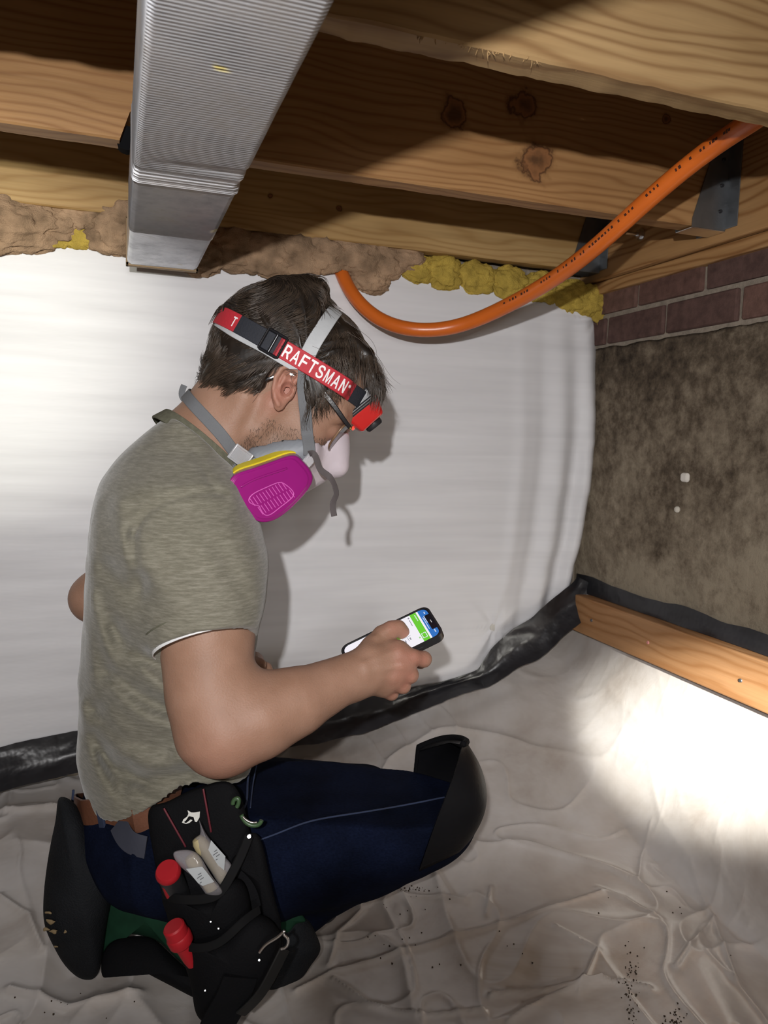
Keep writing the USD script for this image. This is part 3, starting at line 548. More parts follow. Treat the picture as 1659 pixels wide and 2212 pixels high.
def neck_sdf(p):
    d = chain(p, [(HP(-.030, -.012), .058), (HP(-.040, -.06), .0585), (NK, .062), (PY(420, 1080, YB), .060)], .02)
    d = smin(d, cone(p, HP(-.035, -.035, .058), PY(470, 1010, YB - .03), .016, .014), .02)
    return smin(d, cone(p, HP(-.048, -.035), PY(432, 962, YB), .036, .042), .03)
def core_sdf(p):
    return smin(smin(cone(p, SHR, PY(400, 1085, YB), .05, .065), cone(p, SHL, PY(400, 1085, YB), .05, .065), .03), cone(p, PY(380, 1080, YB), PY(340, 1600, YB), .07, .07), .03)
BOUNDS = []
def bound(fn, pts, m): P_ = np.array(pts); BOUNDS.append((fn, P_.min(0) - m, P_.max(0) + m))
bound(head_sdf, [HO], .17); bound(neck_sdf, [HO, NK, PY(400, 1080, YB)], .11); bound(rarm_sdf, [SHR, ELR, WRR, PC(474, 1618, .945)], .09); bound(hand_sdf, [WRR, PC(915, 1424, 1.04), PC(840, 1360, 1.06), PC(835, 1490, 1.09)], .05); bound(larm_sdf, [SHL, ELL_, WRL, PY(560, 1440, 1.17)], .07); bound(core_sdf, [SHR, SHL, PY(340, 1600, YB)], .10)
def body_sdf(p):
    d = np.full(p.shape[:-1], .2)
    for fn, lo, hi in BOUNDS:
        o = np.linalg.norm(np.maximum(np.maximum(lo - p, p - hi), 0), axis=-1); m = o < .02
        d = np.where(m, d, np.minimum(d, o + .01))
        if m.any():
            w = fn(p[m]); d[m] = smin(d[m], w, .012)
    return d
PB = np.array([SHL, ELL_, ELR, WRR, HP(.14, .0), HP(0, .16), PC(915, 1424, 1.04), PC(474, 1618, .945), PY(340, 1600, YB)])
bv, bf = polygonise(body_sdf, PB.min(0) - .11, PB.max(0) + .11, .0022)
bv = relax(bv, bf, 2)

# T-shirt: a trunk given by its outline, with sleeves, then folds
bk = np.array([PY(x, y, YB)[[2, 0]] for x, y in ((400, 880), (352, 905), (306, 940), (250, 990), (213, 1046), (198, 1115), (190, 1200), (182, 1300), (173, 1400), (167, 1500), (166, 1580), (170, 1640), (178, 1690), (190, 1732), (230, 1800))])[::-1]
ft = np.array([PY(x, y, YB)[[2, 0]] for x, y in ((450, 900), (470, 960), (500, 1015), (527, 1080), (548, 1150), (556, 1205), (549, 1270), (540, 1330), (532, 1400), (530, 1480), (532, 1560), (530, 1640), (520, 1680), (500, 1750))])[::-1]
wd = np.array([(PY(300, y, YB)[2], w) for y, w in ((880, .055), (930, .062), (965, .080), (1000, .115), (1040, .155), (1090, .170), (1160, .190), (1250, .172), (1380, .150), (1520, .142), (1640, .150), (1760, .165))])[::-1]
from scipy.interpolate import PchipInterpolator
bkf, ftf, wdf = [PchipInterpolator(a[:, 0], a[:, 1], extrapolate=True) for a in (bk, ft, wd)]
zb0 = PY(190, 1770, YB)[2]; HEM = [PY(180, 1722, YB), PY(250, 1757, YB - .10), PY(330, 1745, YB - .16), PY(425, 1690, YB - .16), PY(520, 1640, YB - .06)]
def z2(px, py): return PY(px, py, YB - .13)
def FL(zx, zy): return np.array([130 + .398 * zx, 880 + .398 * zy])
FOLDS = [([(300, 1190), (380, 1320), (560, 1430), (690, 1600)], -.006, .008), ([(270, 1440), (460, 1590), (680, 1690)], -.006, .008), ([(200, 1650), (330, 1800), (560, 1880)], -.006, .008), ([(250, 1880), (350, 1990), (700, 1990)], -.007, .008), ([(180, 1780), (260, 1940), (330, 2060)], -.005, .008), ([(360, 1940), (520, 2080), (640, 2060)], -.005, .007), ([(400, 1330), (520, 1480), (640, 1540)], .005, .010), ([(300, 1500), (440, 1650), (640, 1720)], .005, .010), ([(240, 1700), (420, 1860), (700, 1900)], .005, .010),
         ([(320, 520), (340, 660), (405, 860)], .006, .008), ([(190, 520), (178, 800), (170, 1000), (172, 1300), (190, 1560)], .0028, .007), ([(172, 1030), (230, 1220), (290, 1400)], .004, .006), ([(390, 690), (398, 800), (440, 960)], -.007, .006), ([(430, 720), (445, 800), (420, 860)], .002, .008), ([(250, 860), (330, 960), (430, 1010)], -.004, .008), ([(60 + 60, 1620), (190, 1900), (280, 2100)], .005, .008), ([(500, 900), (560, 1000), (640, 1060)], .003, .01), ([(860, 760), (930, 900), (990, 1000)], -.003, .01), ([(450, 1050), (600, 1010), (760, 980)], -.0025, .012), ([(560, 1120), (720, 1090), (900, 1050)], -.002, .012),
         ([(395, 690), (480, 560), (650, 480), (800, 462), (890, 470)], -.0030, .0035), ([(720, 210), (770, 330), (840, 440)], -.002, .003)]
def near_line(p2, pts):
    d = np.full(len(p2), 9.)
    for a, b in zip(pts[:-1], pts[1:]):
        ab = b - a; t = np.clip(((p2 - a) @ ab) / (ab @ ab), 0, 1); d = np.minimum(d, np.linalg.norm(p2 - a - t[:, None] * ab, axis=1))
    return d
def pix(p):
    q = (p - [0, 0, ZC]) @ RCAM.T; return np.stack([CX + FPX * q[:, 0] / q[:, 2], CY + FPX * q[:, 1] / q[:, 2]], 1)
FOLDW = [(spline([PC(*FL(*a), 1.0) for a in pts], 12), h, s) for pts, h, s in FOLDS]
SLV = [(PC(436, 1120, 1.036), .070), (PC(427, 1190, 1.010), .070), (PC(434, 1290, .968), .0675), (PC(440, 1390, .948), .0660)]
_c = [PY(362, 902, YB), PY(447, 962, YB - .068), PY(508, 1028, YB - .02)]; CAX = unit(np.cross(_c[1] - _c[0], _c[2] - _c[1])); CAX = CAX * np.sign(CAX[2])
def shirt_sdf(p, raw=False):
    z = p[:, 2]; zc = np.clip(z, wd[0, 0], wd[-1, 0]); xb, xf, w = bkf(zc), ftf(zc), np.maximum(wdf(zc), .02)
    a = np.maximum((xf - xb) / 2, .02); cx = (xf + xb) / 2; yc = YB - .015
    dx, dy = (p[:, 0] - cx) / a, (p[:, 1] - yc + .22 * (p[:, 0] - cx)) / w
    rho = (np.abs(dx) ** 2.25 + np.abs(dy) ** 2.25) ** (1 / 2.25)
    d = (rho - 1) * np.minimum(a, w); d = np.where(z != zc, np.maximum(d, np.abs(z - zc)), d)
    s = chain(p, SLV, .03); ax = unit(SLV[-1][0] - SLV[-2][0] + np.array([0.0, 0, 0]))
    hemn = unit(ax + .13 * RCAM[0]); s = smax(s, (p - SLV[-1][0]) @ hemn, .003)
    s = smax(s, -np.maximum(chain(p, [(SLV[-1][0] - ax * .06, .053), (SLV[-1][0] + ax * .03, .0615)]), -(p - (SLV[-1][0] - ax * .05)) @ hemn), .002)
    l = chain(p, [(SHL, .062), (SHL + (ELL_ - SHL) * .55, .060)], .02)
    d = smin(smin(d, s, .018), l, .03)
    d = smax(d, (p - PY(362, 902, YB)) @ CAX - .002, .004)
    if raw: return d
    near = np.abs(d) < .03
    if near.any():
        q = p[near]; side = np.clip((YB - .02 - q[:, 1]) / .05, 0, 1)
        f = .011 * (fbm(np.stack([q[:, 0] * 7 + q[:, 2] * 5, q[:, 1] * 4, q[:, 2] * 13 - q[:, 0] * 6], -1), 3, 31) - .5) + .002 * (fbm(q * 32, 2, 8) - .5)
        ray_d = q - np.array([0, 0, ZC]); qq = ray_d / (ray_d @ RCAM[2])[:, None] + [0, 0, ZC]
        for i_, (ln, h, s_) in enumerate(FOLDW):
            dd = near_line(qq, ln); f += (2.0 if i_ < 9 else 1.15) * side * h * np.exp(-(dd / max(s_ * 1.5, .0055)) ** 2)
        d = d.copy(); d[near] -= f
    # lower hem: cut by an uneven surface through the seen hem line
    hx = np.array([h[0] for h in HEM]); hz = np.array([h[2] for h in HEM]); o = np.argsort(hx)
    return smax(d, np.interp(p[:, 0], hx[o], hz[o]) - p[:, 2], .003)
sv, sf = polygonise(lambda p: np.concatenate([shirt_sdf(q) for q in np.array_split(p, max(1, len(p) // 60000))]), [-.24, .78, .15], [.50, 1.46, .92], .0034, 10, 2.0)
sv = relax(sv, sf, 1)

# jeans
HIPR, KNR = PC(430, 1790, 1.065), PC(928, 1748, 1.03)
KNL, HIPL = PY(780, 1745, 1.235), PY(400, 1770, 1.20)
def jeans_sdf(p):
    d = ell(p, PY(392, 1758, YB - .01), (.138, .172, .100))
    d = smin(d, ell(p, PY(335, 1790, YB - .01), (.085, .160, .075)), .03)
    th = chain(p, [(HIPR, .100), (PC(560, 1806, 1.06), .102), (PC(700, 1776, 1.055), .098), (PC(850, 1748, 1.04), .085), (KNR, .067)], .03)
    sh = chain(p, [(PC(880, 1778, 1.04), .060), (PC(800, 1832, 1.06), .056), (PC(640, 1935, 1.09), .047), (PC(560, 1985, 1.11), .040)], .02)
    d = smin(smin(d, th, .03), sh, .02)
    d = smin(d, chain(p, [(HIPL, .105), (KNL, .072)], .03), .03); d = smin(d, chain(p, [(KNL, .066), (PY(480, 1790, 1.28), .052)], .02), .02)
    wz = np.interp(p[:, 0], [h[0] for h in (PY(175, 1708, YB), PY(520, 1640, YB))], [h[2] for h in (PY(175, 1708, YB), PY(520, 1640, YB))])
    d = smax(d, p[:, 2] - wz - .004, .004)
    near = np.abs(d) < .03
    if near.any():
        q = p[near]; f = .005 * (fbm(q * np.array([12, 8, 7]), 3, 51) - .5) + .004 * (1 - np.abs(2 * noise(q * np.array([26, 10, 9]) + 3, 4) - 1)) ** 3 * np.clip((.33 - q[:, 0]) / .2, .2, 1)
        d = d.copy(); d[near] -= f
    return np.maximum(d, .022 - p[:, 2])
jv, jf = polygonise(lambda p: np.concatenate([jeans_sdf(q) for q in np.array_split(p, max(1, len(p) // 60000))]), [-.16, .83, 0.0], [.60, 1.40, .36], .0040, 10, 3.0)
jv = relax(jv, jf, 1)

SKIN = mat('skin', {'g': ('geometry', {}), 'n': ('noise_texture', {'scale': 22., 'detail': 4.}), 'r': ('rgb_ramp', {'ramp': [(.3, (.27, .150, .098)), (.7, (.335, .195, .135))]}), 'a': ('attribute', {'attribute': 'flush'}), 'x': ('mix', {'color2': (.40, .15, .11)}),
    'a2': ('attribute', {'attribute': 'beard'}), 'x2': ('mix', {'color2': (.13, .085, .06)}), 'n2': ('noise_texture', {'scale': 420., 'detail': 2.}), 'b': ('bump', {'strength': .5, 'distance': .0008}),
    'p': ('principled_bsdf', {'roughness': .55, 'specular_ior_level': .35, 'subsurface_weight': .12, 'subsurface_scale': .006, 'subsurface_radius': (1, .35, .2)})},
    [('g.position', 'n.vector'), ('n.fac', 'r.fac'), ('r.color', 'x.color1'), ('a.fac', 'x.fac'), ('x.color', 'x2.color1'), ('a2.fac', 'x2.fac'), ('x2.color', 'p.base_color'), ('g.position', 'n2.vector'), ('n2.fac', 'b.height'), ('b.normal', 'p.normal')])
COTTON = mat('heather_cotton', {'g': ('geometry', {}), 'm': ('mapping', {'scale': (60, 60, 420)}), 'n': ('noise_texture', {'scale': 1., 'detail': 4., 'roughness': .7}), 'n3': ('noise_texture', {'scale': 6., 'detail': 3.}), 'r': ('rgb_ramp', {'ramp': [(.3, (.130, .121, .092)), (.5, (.178, .167, .131)), (.72, (.25, .236, .192))]}),
    'r3': ('rgb_ramp', {'ramp': [(.3, (.88, .88, .86)), (.7, (1.0, 1.0, 1.0))]}), 'x': ('mix', {'mix_type': 'multiply', 'fac': 1.}), 'b': ('bump', {'strength': .25, 'distance': .0008}), 'p': ('principled_bsdf', {'roughness': .92, 'specular_ior_level': .1, 'sheen_weight': .25, 'sheen_roughness': .5})},
    [('g.position', 'm.vector'), ('m.vector', 'n.vector'), ('g.position', 'n3.vector'), ('n.fac', 'r.fac'), ('n3.fac', 'r3.fac'), ('r.color', 'x.color1'), ('r3.color', 'x.color2'), ('x.color', 'p.base_color'), ('n.fac', 'b.height'), ('b.normal', 'p.normal')])
DENIM = mat('dark_denim', {'g': ('geometry', {}), 'n': ('noise_texture', {'scale': 14., 'detail': 5.}), 'm': ('mapping', {'scale': (300, 300, 500)}), 'n2': ('noise_texture', {'scale': 1., 'detail': 2.}), 'r': ('rgb_ramp', {'ramp': [(.3, (.0016, .0027, .0075)), (.7, (.0042, .0070, .020))]}), 'r2': ('rgb_ramp', {'ramp': [(.3, (.7, .7, .75)), (.7, (1.2, 1.2, 1.2))]}), 'x': ('mix', {'mix_type': 'multiply', 'fac': 1.}), 'b': ('bump', {'strength': .3, 'distance': .0008}), 'p': ('principled_bsdf', {'roughness': .9, 'specular_ior_level': .06})},
    [('g.position', 'n.vector'), ('g.position', 'm.vector'), ('m.vector', 'n2.vector'), ('n.fac', 'r.fac'), ('n2.fac', 'r2.fac'), ('r.color', 'x.color1'), ('r2.color', 'x.color2'), ('x.color', 'p.base_color'), ('n2.fac', 'b.height'), ('b.normal', 'p.normal')])
man = thing('person', 'man in olive T-shirt and dark jeans crouching, looking down at a phone', 'person', (*PY(350, 1780, YB)[:2], 0.0))
ql = hloc(bv); sdist = np.abs(ql[:, 2])
near_h = np.linalg.norm(bv - HO, axis=1) < .2
ear = near_h * np.exp(-((ql[:, 0] - .0) / .020) ** 2 - ((ql[:, 1] - .010) / .034) ** 2) * (sdist > .066)
nose = near_h * np.exp(-((ql[:, 0] - .1) / .03) ** 2 - ((ql[:, 1] + .01) / .03) ** 2 - (ql[:, 2] / .05) ** 2)
hand = np.clip(sum(np.exp(-(np.linalg.norm(bv - PC(*c_), axis=1) / .011) ** 2) for c_ in ((861, 1409, 1.0225), (865, 1437, 1.0165), (849, 1462, 1.0165), (892, 1420, 1.022), (915, 1424, 1.032), (886, 1458, 1.022), (870, 1481, 1.026), (845, 1497, 1.034), (845, 1358, 1.05), (876, 1366, 1.055))), 0, 1)
flush = np.clip(.75 * ear + .5 * nose + .55 * hand + .3 * np.exp(-(np.linalg.norm(bv - PC(470, 1640, .93), axis=1) / .05) ** 2), 0, .8)
bn = fbm(bv * 160, 2, 3)
beard = near_h * np.clip((-.030 - ql[:, 1] + .35 * np.clip(ql[:, 0], -.03, .1)) / .03, 0, 1) * np.clip((ql[:, 0] + .005) / .02, 0, 1) * np.clip((.6 + .8 * (bn - .5)), 0, 1) * .55
obj('body', (bv, bf), SKIN, man, smooth=True, vars={'flush': flush, 'beard': beard})
obj('tshirt', (sv, sf), COTTON, man, smooth=True, label='olive heather short-sleeved T-shirt')
obj('jeans', (jv, jf), DENIM, man, smooth=True, label='dark indigo denim jeans')
# ------------------------------------------------------------------ hair, whiskers and what he wears
def HL(px, py, s):
    """the point seen at a pixel, in the head's side plane s"""
    d, o = ray(px, py), np.array([0, 0, ZC]); return o + d * (((HO + s * SD - o) @ SD) / (d @ SD))
def HLl(px, py, s): return hloc(HL(px, py, s))
def onto(sdf, p, n, off, it=6):
    p = np.array(p, float); n = np.asarray(n, float); n = np.broadcast_to(n / np.linalg.norm(n, axis=-1, keepdims=True), p.shape)
    for _ in range(it): p = p + n * np.clip(off - sdf(p), -.02, .02)[:, None] * .9
    return p
OUT = np.array([HLl(x, y, 0)[:2] for x, y in ((430, 850), (440, 800), (452, 755), (472, 700), (500, 655), (535, 627), (575, 610), (620, 600), (665, 597), (697, 606), (708, 628), (706, 655), (722, 672), (748, 690), (772, 718), (787, 755), (797, 800), (800, 850), (760, 930), (640, 1000), (500, 960))])
OC = np.array([-.004, .050]); oth = np.arctan2(OUT[:, 1] - OC[1], OUT[:, 0] - OC[0]); orr = np.hypot(*(OUT - OC).T); oo = np.argsort(oth)
def Rout(t): return np.interp(t, np.r_[oth[oo][-1] - 2 * np.pi, oth[oo], oth[oo][0] + 2 * np.pi], np.r_[orr[oo][-1], orr[oo], orr[oo][0]])
HREG = np.array([HLl(x, y, .066)[:2] for x, y in ((430, 826), (478, 836), (505, 846), (535, 830), (560, 850), (574, 836), (580, 812), (594, 793), (628, 787), (650, 802), (655, 850), (662, 885), (672, 886), (686, 868), (698, 858), (712, 838), (735, 806), (765, 782), (800, 770), (900, 780), (920, 500), (400, 450), (330, 780))])
def poly_sd(q, P):
    d = np.full(len(q), 9.); ins = np.zeros(len(q), bool)
    for a, b in zip(P, np.roll(P, -1, 0)):
        ab = b - a; t = np.clip(((q - a) @ ab) / (ab @ ab), 0, 1); d = np.minimum(d, np.linalg.norm(q - a - t[:, None] * ab, axis=1))
        c = (a[1] > q[:, 1]) != (b[1] > q[:, 1]); x = a[0] + (q[:, 1] - a[1]) / np.where(c, b[1] - a[1], 1) * (b[0] - a[0]); ins ^= c & (q[:, 0] < x)
    return np.where(ins, -d, d)
rg = np.random.default_rng(11)
LOCKS = [[HL(752 + rg.uniform(-12, 6), 722, s), HL(790 + rg.uniform(-10, 4), 768 + rg.uniform(-8, 8), s), HL(816 + rg.uniform(-12, 4), 815, s * 1.05), HL(826 + rg.uniform(-25, 6), 850 + rg.uniform(-22, 10), s * 1.1)] for s in np.linspace(-.045, .048, 11)]
def hair_raw(p):
    q = hloc(p); e = q[:, :2] - OC; r = np.hypot(e[:, 0], e[:, 1]); t = np.arctan2(e[:, 1], e[:, 0])
    R = Rout(t); w = .0835
    rho = ((r / R) ** 2.3 + (np.abs(q[:, 2]) / w) ** 2.3) ** (1 / 2.3)
    return (rho - 1) * .085
def hair_sdf(p):
    d = hair_raw(p); q = hloc(p)
    m = np.abs(d) < .02
    if m.any():
        z = q[m]; an = np.arctan2(z[:, 1] - .05, z[:, 0]); st = np.stack([an * 2.2 + 20 * z[:, 2], z[:, 2] * 75 + 3 * np.sin(an * 3), 9 * (z[:, 0] ** 2 + z[:, 1] ** 2) ** .5], -1)
        f = .007 * (noise(st, 3) - .5) + .005 * (noise(st * 2.1, 4) - .5) + .006 * (fbm(z * 22, 2, 5) - .5); d = d.copy(); d[m] -= f
    d = smax(d, poly_sd(q[:, :2], HREG), .006)
    for L_ in LOCKS:
        d = smin(d, chain(p, [(L_[0], .010), (L_[1], .0085), (L_[2], .0055), (L_[3], .0012)], .006), .010)
    return d
hv, hf = polygonise(lambda p: np.concatenate([hair_sdf(q) for q in np.array_split(p, max(1, len(p) // 60000))]), HO - .20, HO + .21, .0026, 10, 2.2)
HAIR = mat('dark_hair', {'g': ('geometry', {}), 'n': ('noise_texture', {'scale': 30., 'detail': 3.}), 'r': ('rgb_ramp', {'ramp': [(.3, (.008, .0055, .004)), (.7, (.018, .012, .008))]}), 'p': ('principled_bsdf', {'roughness': .42, 'specular_ior_level': .5})}, [('g.position', 'n.vector'), ('n.fac', 'r.fac'), ('r.color', 'p.base_color')])
STRAND = mat('hair_strand', {'g': ('geometry', {}), 'n': ('noise_texture', {'scale': 60., 'detail': 3.}), 'r': ('rgb_ramp', {'ramp': [(.3, (.022, .015, .010)), (.7, (.075, .052, .036))]}), 'p': ('principled_bsdf', {'roughness': .38, 'specular_ior_level': .5})}, [('g.position', 'n.vector'), ('n.fac', 'r.fac'), ('r.color', 'p.base_color')])
hair = obj('hair', (hv, hf), HAIR, man, smooth=True, label='short wavy dark brown hair')
def curves(name, strands, widths, m, parent, label=None):
    path = numbered(str(parent.GetPath()) + '/' + name); o = origin(parent)
    c = UsdGeom.BasisCurves.Define(stage, path); n = len(strands[0])
    c.CreateTypeAttr('linear'); c.CreateCurveVertexCountsAttr(Vt.IntArray.FromNumpy(np.full(len(strands), n, np.int32)))
    c.CreatePointsAttr(Vt.Vec3fArray.FromNumpy((np.asarray(strands).reshape(-1, 3) - o).astype(np.float32))); c.CreateWidthsAttr(Vt.FloatArray.FromNumpy(np.tile(widths, len(strands)).astype(np.float32))); c.SetWidthsInterpolation('vertex')
    UsdShade.MaterialBindingAPI.Apply(c.GetPrim()).Bind(m)
    return tag(c.GetPrim(), label, kind='stuff')
def grad(sdf, p, e=.002):
    g = np.stack([sdf(p + d) - sdf(p - d) for d in np.eye(3) * e], -1); return g / np.maximum(np.linalg.norm(g, axis=1, keepdims=True), 1e-9)
def flow(q):
    """combing direction in head axes"""
    b = np.clip((q[:, 0] + .03) / .05, 0, 1)[:, None]; top = np.clip((q[:, 1] - .10) / .04, 0, 1)[:, None]
    back = np.stack([-.5 + 0 * q[:, 0], -.9 + 0 * q[:, 0], 0 * q[:, 0]], 1); fr = np.stack([1 + 0 * q[:, 0], -.45 - 4 * np.clip(q[:, 0] - .06, 0, .1), .5 * np.sign(q[:, 2]) * (q[:, 2] ** 2 > .0004)], 1); tp = np.stack([.9 + 0 * q[:, 0], .1 + 0 * q[:, 0], .3 * np.sign(q[:, 2])], 1)
    return back * (1 - b) * (1 - top) + fr * b * (1 - top) + tp * top
ok = hair_raw(hv) < .03
sel = rg.choice(np.nonzero(ok)[0], 17000); p = hv[sel]; S_ = [p.copy()]; tw = rg.normal(0, .22, (len(p), 3)); ln = rg.uniform(.5, 1.4, len(p))[:, None]
gn = grad(hair_sdf, p); p = p - gn * .002; S_ = [p]
for k in range(6):
    q = hloc(p); d = (flow(q) + tw * .5 + 2.2 * (np.stack([noise(q * 24 + 7 * j, 20 + j) for j in range(3)], 1) - .5)) @ HA
    g = grad(hair_raw, p); d = d - g * (d * g).sum(1, keepdims=True); d /= np.linalg.norm(d, axis=1, keepdims=True)
    p = p + d * .0052 * ln + g * (.0010 if k < 3 else .0001); S_.append(p)
S_ = np.stack(S_, 1)
curves('hair_strands', S_, np.linspace(.00062, .0002, 7), STRAND, hair)
bang = []
for L_ in LOCKS:
    for k in range(45):
        o = rg.normal(0, .0045, 3); e = rg.normal(0, .006, 3); c = spline([L_[0] + o, L_[1] + o + FW * .004, L_[2] + o * 1.1 + e * .5, L_[3] + o * 1.2 + e + FW * .003], 7); bang.append(c)
curves('hair_strands', np.array(bang), np.linspace(.0006, .0002, 7), STRAND, hair)
# whiskers along the jaw, and short hairs on the nape
cand = np.nonzero((np.linalg.norm(bv - HO, axis=1) < .16) & (sdist > .02))[0]; bsel = cand[beard[cand] > .08]
bsel = rg.choice(bsel, 3600); bp = bv[bsel]; bg = grad(head_sdf, bp); dd = (np.array([.5, -1.0, 0]) + rg.normal(0, .5, (len(bp), 3))) @ HA; dd -= bg * (dd * bg).sum(1, keepdims=True) * .7; dd /= np.linalg.norm(dd, axis=1, keepdims=True)
curves('whiskers', np.stack([bp, bp + dd * .0015 + bg * .0006, bp + dd * .0038 + bg * .0008], 1), np.array([.00030, .00025, .0001]), plain('stubble_hair', (.05, .033, .022), .6), man, 'short dark stubble along the jaw')
# collar, undershirt, waist
def ring_strap(px, w, t, n=80, ctr=None, sdf=None, off=0, tilt=0.0, closed=True):
    p = np.array(px); p = spline(np.vstack([p, p[:1]]) if closed else p, n)
    c = p.mean(0) if ctr is None else ctr
    nrm = p - c
    return p, nrm
RIB = plain('collar_rib', (.125, .122, .088), .9, spec=.1, ns=200., var=.2)
cl = [PY(370, 912, YB), PY(405, 925, YB - .048), PY(447, 962, YB - .068), PY(485, 1003, YB - .060), PY(508, 1028, YB - .02), PY(492, 1020, YB + .04), PY(440, 950, YB + .072), PY(390, 915, YB + .045)]
cp = spline(np.vstack([cl[-2:], cl, cl[:3]]), 130)[22:-20]; cc = np.mean(cl, 0); cax = unit(np.cross(cl[2] - cl[0], cl[4] - cl[2])); cax = cax * np.sign(cax[2])
cn = cp - cc; cn = cn - np.outer(cn @ cax, cax)
cp = onto(lambda p: neck_sdf(p) - .0085, cc + .6 * cn, cn, .0015, 12) 
cp = np.stack([np.convolve(np.r_[cp[-10:-1, k], cp[:, k], cp[1:10, k]], np.ones(9) / 9, 'same')[9:-9] for k in range(3)], 1)
cp = cp - cax * .006
cv2 = strap(cp, cn + cax * .35 * np.linalg.norm(cn, axis=1, keepdims=True), .022, .004)
obj('collar', cv2, RIB, man, smooth=50, label='ribbed crew-neck collar of the T-shirt')
hx_ = unit(unit(SLV[-1][0] - SLV[-2][0]) + .13 * RCAM[0]); uu = unit(np.cross(hx_, [0, 1, 0])); vv = np.cross(hx_, uu)
hx_ = unit(hx_ + .03 * RCAM[0]); uu = unit(np.cross(hx_, [0, 1, 0])); vv = np.cross(hx_, uu); an = np.linspace(0, 2 * np.pi, 60); rr = .0612
up = np.array([SLV[-1][0] - hx_ * .0022 + rr * (uu * math.cos(a) + vv * math.sin(a)) for a in an]); un = up - SLV[-1][0]
obj('undershirt_cuff', strap(up, un, .0075, .0012), plain('white_cotton', (.75, .75, .75), .9), man, smooth=40, label='white undershirt edge showing below the sleeve')
hm = np.array([SLV[-1][0] - hx_ * .0215 + .0672 * (uu * math.cos(a) + vv * math.sin(a)) for a in an])
obj('sleeve_hem', tube(hm, .0011, 6, False), RIB, man, smooth=True)
jw = spline([PY(178, 1714, YB), PY(215, 1750, YB - .10), PY(262, 1768, YB - .145), PY(335, 1752, YB - .168), PY(420, 1698, YB - .165), PY(500, 1652, YB - .12), PY(540, 1630, YB - .03)], 70)
jc = PY(350, 1720, YB); jn = jw - jc; jn[:, 2] = 0
jw = onto(jeans_sdf, jw, jn, .003)
STITCH = plain('pale_thread', (.32, .34, .40), .8); DENIM2 = plain('denim_seam', (.016, .026, .062), .85, var=.3, ns=40.)
obj('waistband', strap(jw - [0, 0, .008], jn, .034, .006), DENIM, man, smooth=40)
st = cat([tube(jw[i:i + 2] + [0, 0, .0065] + jn[i:i + 2] / np.linalg.norm(jn[i:i + 2], axis=1, keepdims=True) * .0036, .0006, 5) for i in range(0, 68, 2)])
obj('waistband_stitching', st, STITCH, man, kind='stuff')
def on_thigh(pts, off=.0015, n=40):
    p = spline([PC(*a) for a in pts], n); return onto(jeans_sdf, p, np.array([0, 0, ZC]) - p, off)
sm = on_thigh([(538, 1822, .95), (600, 1800, .95), (660, 1777, .95), (760, 1758, .95), (880, 1738, .95), (960, 1722, .97)])
obj('side_seam', tube(sm, .0012, 6), DENIM2, man, smooth=True)
pk_ = on_thigh([(545, 1640, .96), (535, 1690, .95), (530, 1740, .95), (505, 1770, .95)]); obj('pocket_seam', tube(pk_, .0016, 6), DENIM2, man, smooth=True)
pk2 = on_thigh([(556, 1645, .96), (547, 1690, .95), (541, 1745, .95)]); obj('pocket_seam', tube(pk2, .0010, 6), DENIM2, man, smooth=True)
# shoes (mostly hidden): toes on the ground
SHOE = plain('black_mesh_shoe', (.02, .02, .022), .7, bs=500., bd=.002)
def shoe(a, b, c):
    f = lambda p: np.maximum(smin(smin(cone(p, a, b, .042, .038), cone(p, b, c, .038, .030), .02), cone(p, a, a + [-.01, 0, .06], .040, .042), .02), .026 - p[:, 2])
    P_ = np.array([a, b, c]); v, f_ = polygonise(f, P_.min(0) - .08, P_.max(0) + [.08, .08, .12], .006)
    return v, f_
R0_ = PC(560, 1990, 1.12)
obj('shoe', shoe(np.array([R0_[0] - .05, R0_[1] + .02, .11]), np.array([R0_[0] + .03, R0_[1], .065]), np.array([R0_[0] + .09, R0_[1] - .01, .056])), SHOE, man, smooth=True)
obj('shoe', shoe(np.array([.02, 1.28, .10]), np.array([.02, 1.28, .10]) + [.06, 0, -.035], np.array([.02, 1.28, .10]) + [.12, 0, -.045]), SHOE, man, smooth=True)

# belt
LEATH = plain('brown_leather', (.115, .045, .024), .5, spec=.4, ns=30., var=.3, bs=200., bd=.0008)
bl = spline([PY(225, 1745, YB + .10), PY(188, 1742, YB + .02), PY(205, 1764, YB - .10), PY(255, 1788, YB - .15), PY(325, 1785, YB - .172), PY(420, 1735, YB - .172), PY(495, 1690, YB - .13)], 70)
bnn = bl - PY(350, 1750, YB); bnn[:, 2] = 0; bl = onto(jeans_sdf, bl, bnn, .0075)
belt = thing('belt', 'brown leather belt around the waist of the dark jeans', 'belt', bl[35])
obj('strap', strap(bl, bnn, .034, .0032), LEATH, belt, smooth=40)
for k in (14, 31):
    lp = bl[k] + bnn[k] / np.linalg.norm(bnn[k]) * .0025; t_ = unit(bl[k + 1] - bl[k]); nz = unit(bnn[k]); up_ = np.cross(nz, t_); up_ = up_ * np.sign(up_[2])
    obj('belt_loop', frame_mesh(rbox((-.006, -.022, -.001), (.006, .024, .0025), .001), lp, t_, up_, np.cross(t_, up_) * np.sign(np.cross(t_, up_) @ nz)), DENIM2, man)
pt = onto(jeans_sdf, np.array([PY(x, y, YB - .155) for x, y in ((242, 1808), (280, 1822), (318, 1822))]), np.array([[-.2, -1, 0]] * 3), .004)
obj('waist_patch', strap(spline(pt, 12), [[-.3, -1, .1]] * 12, .028, .002), plain('grey_patch', (.035, .038, .055), .6), man, smooth=40, label='grey leather patch on the back of the jeans')

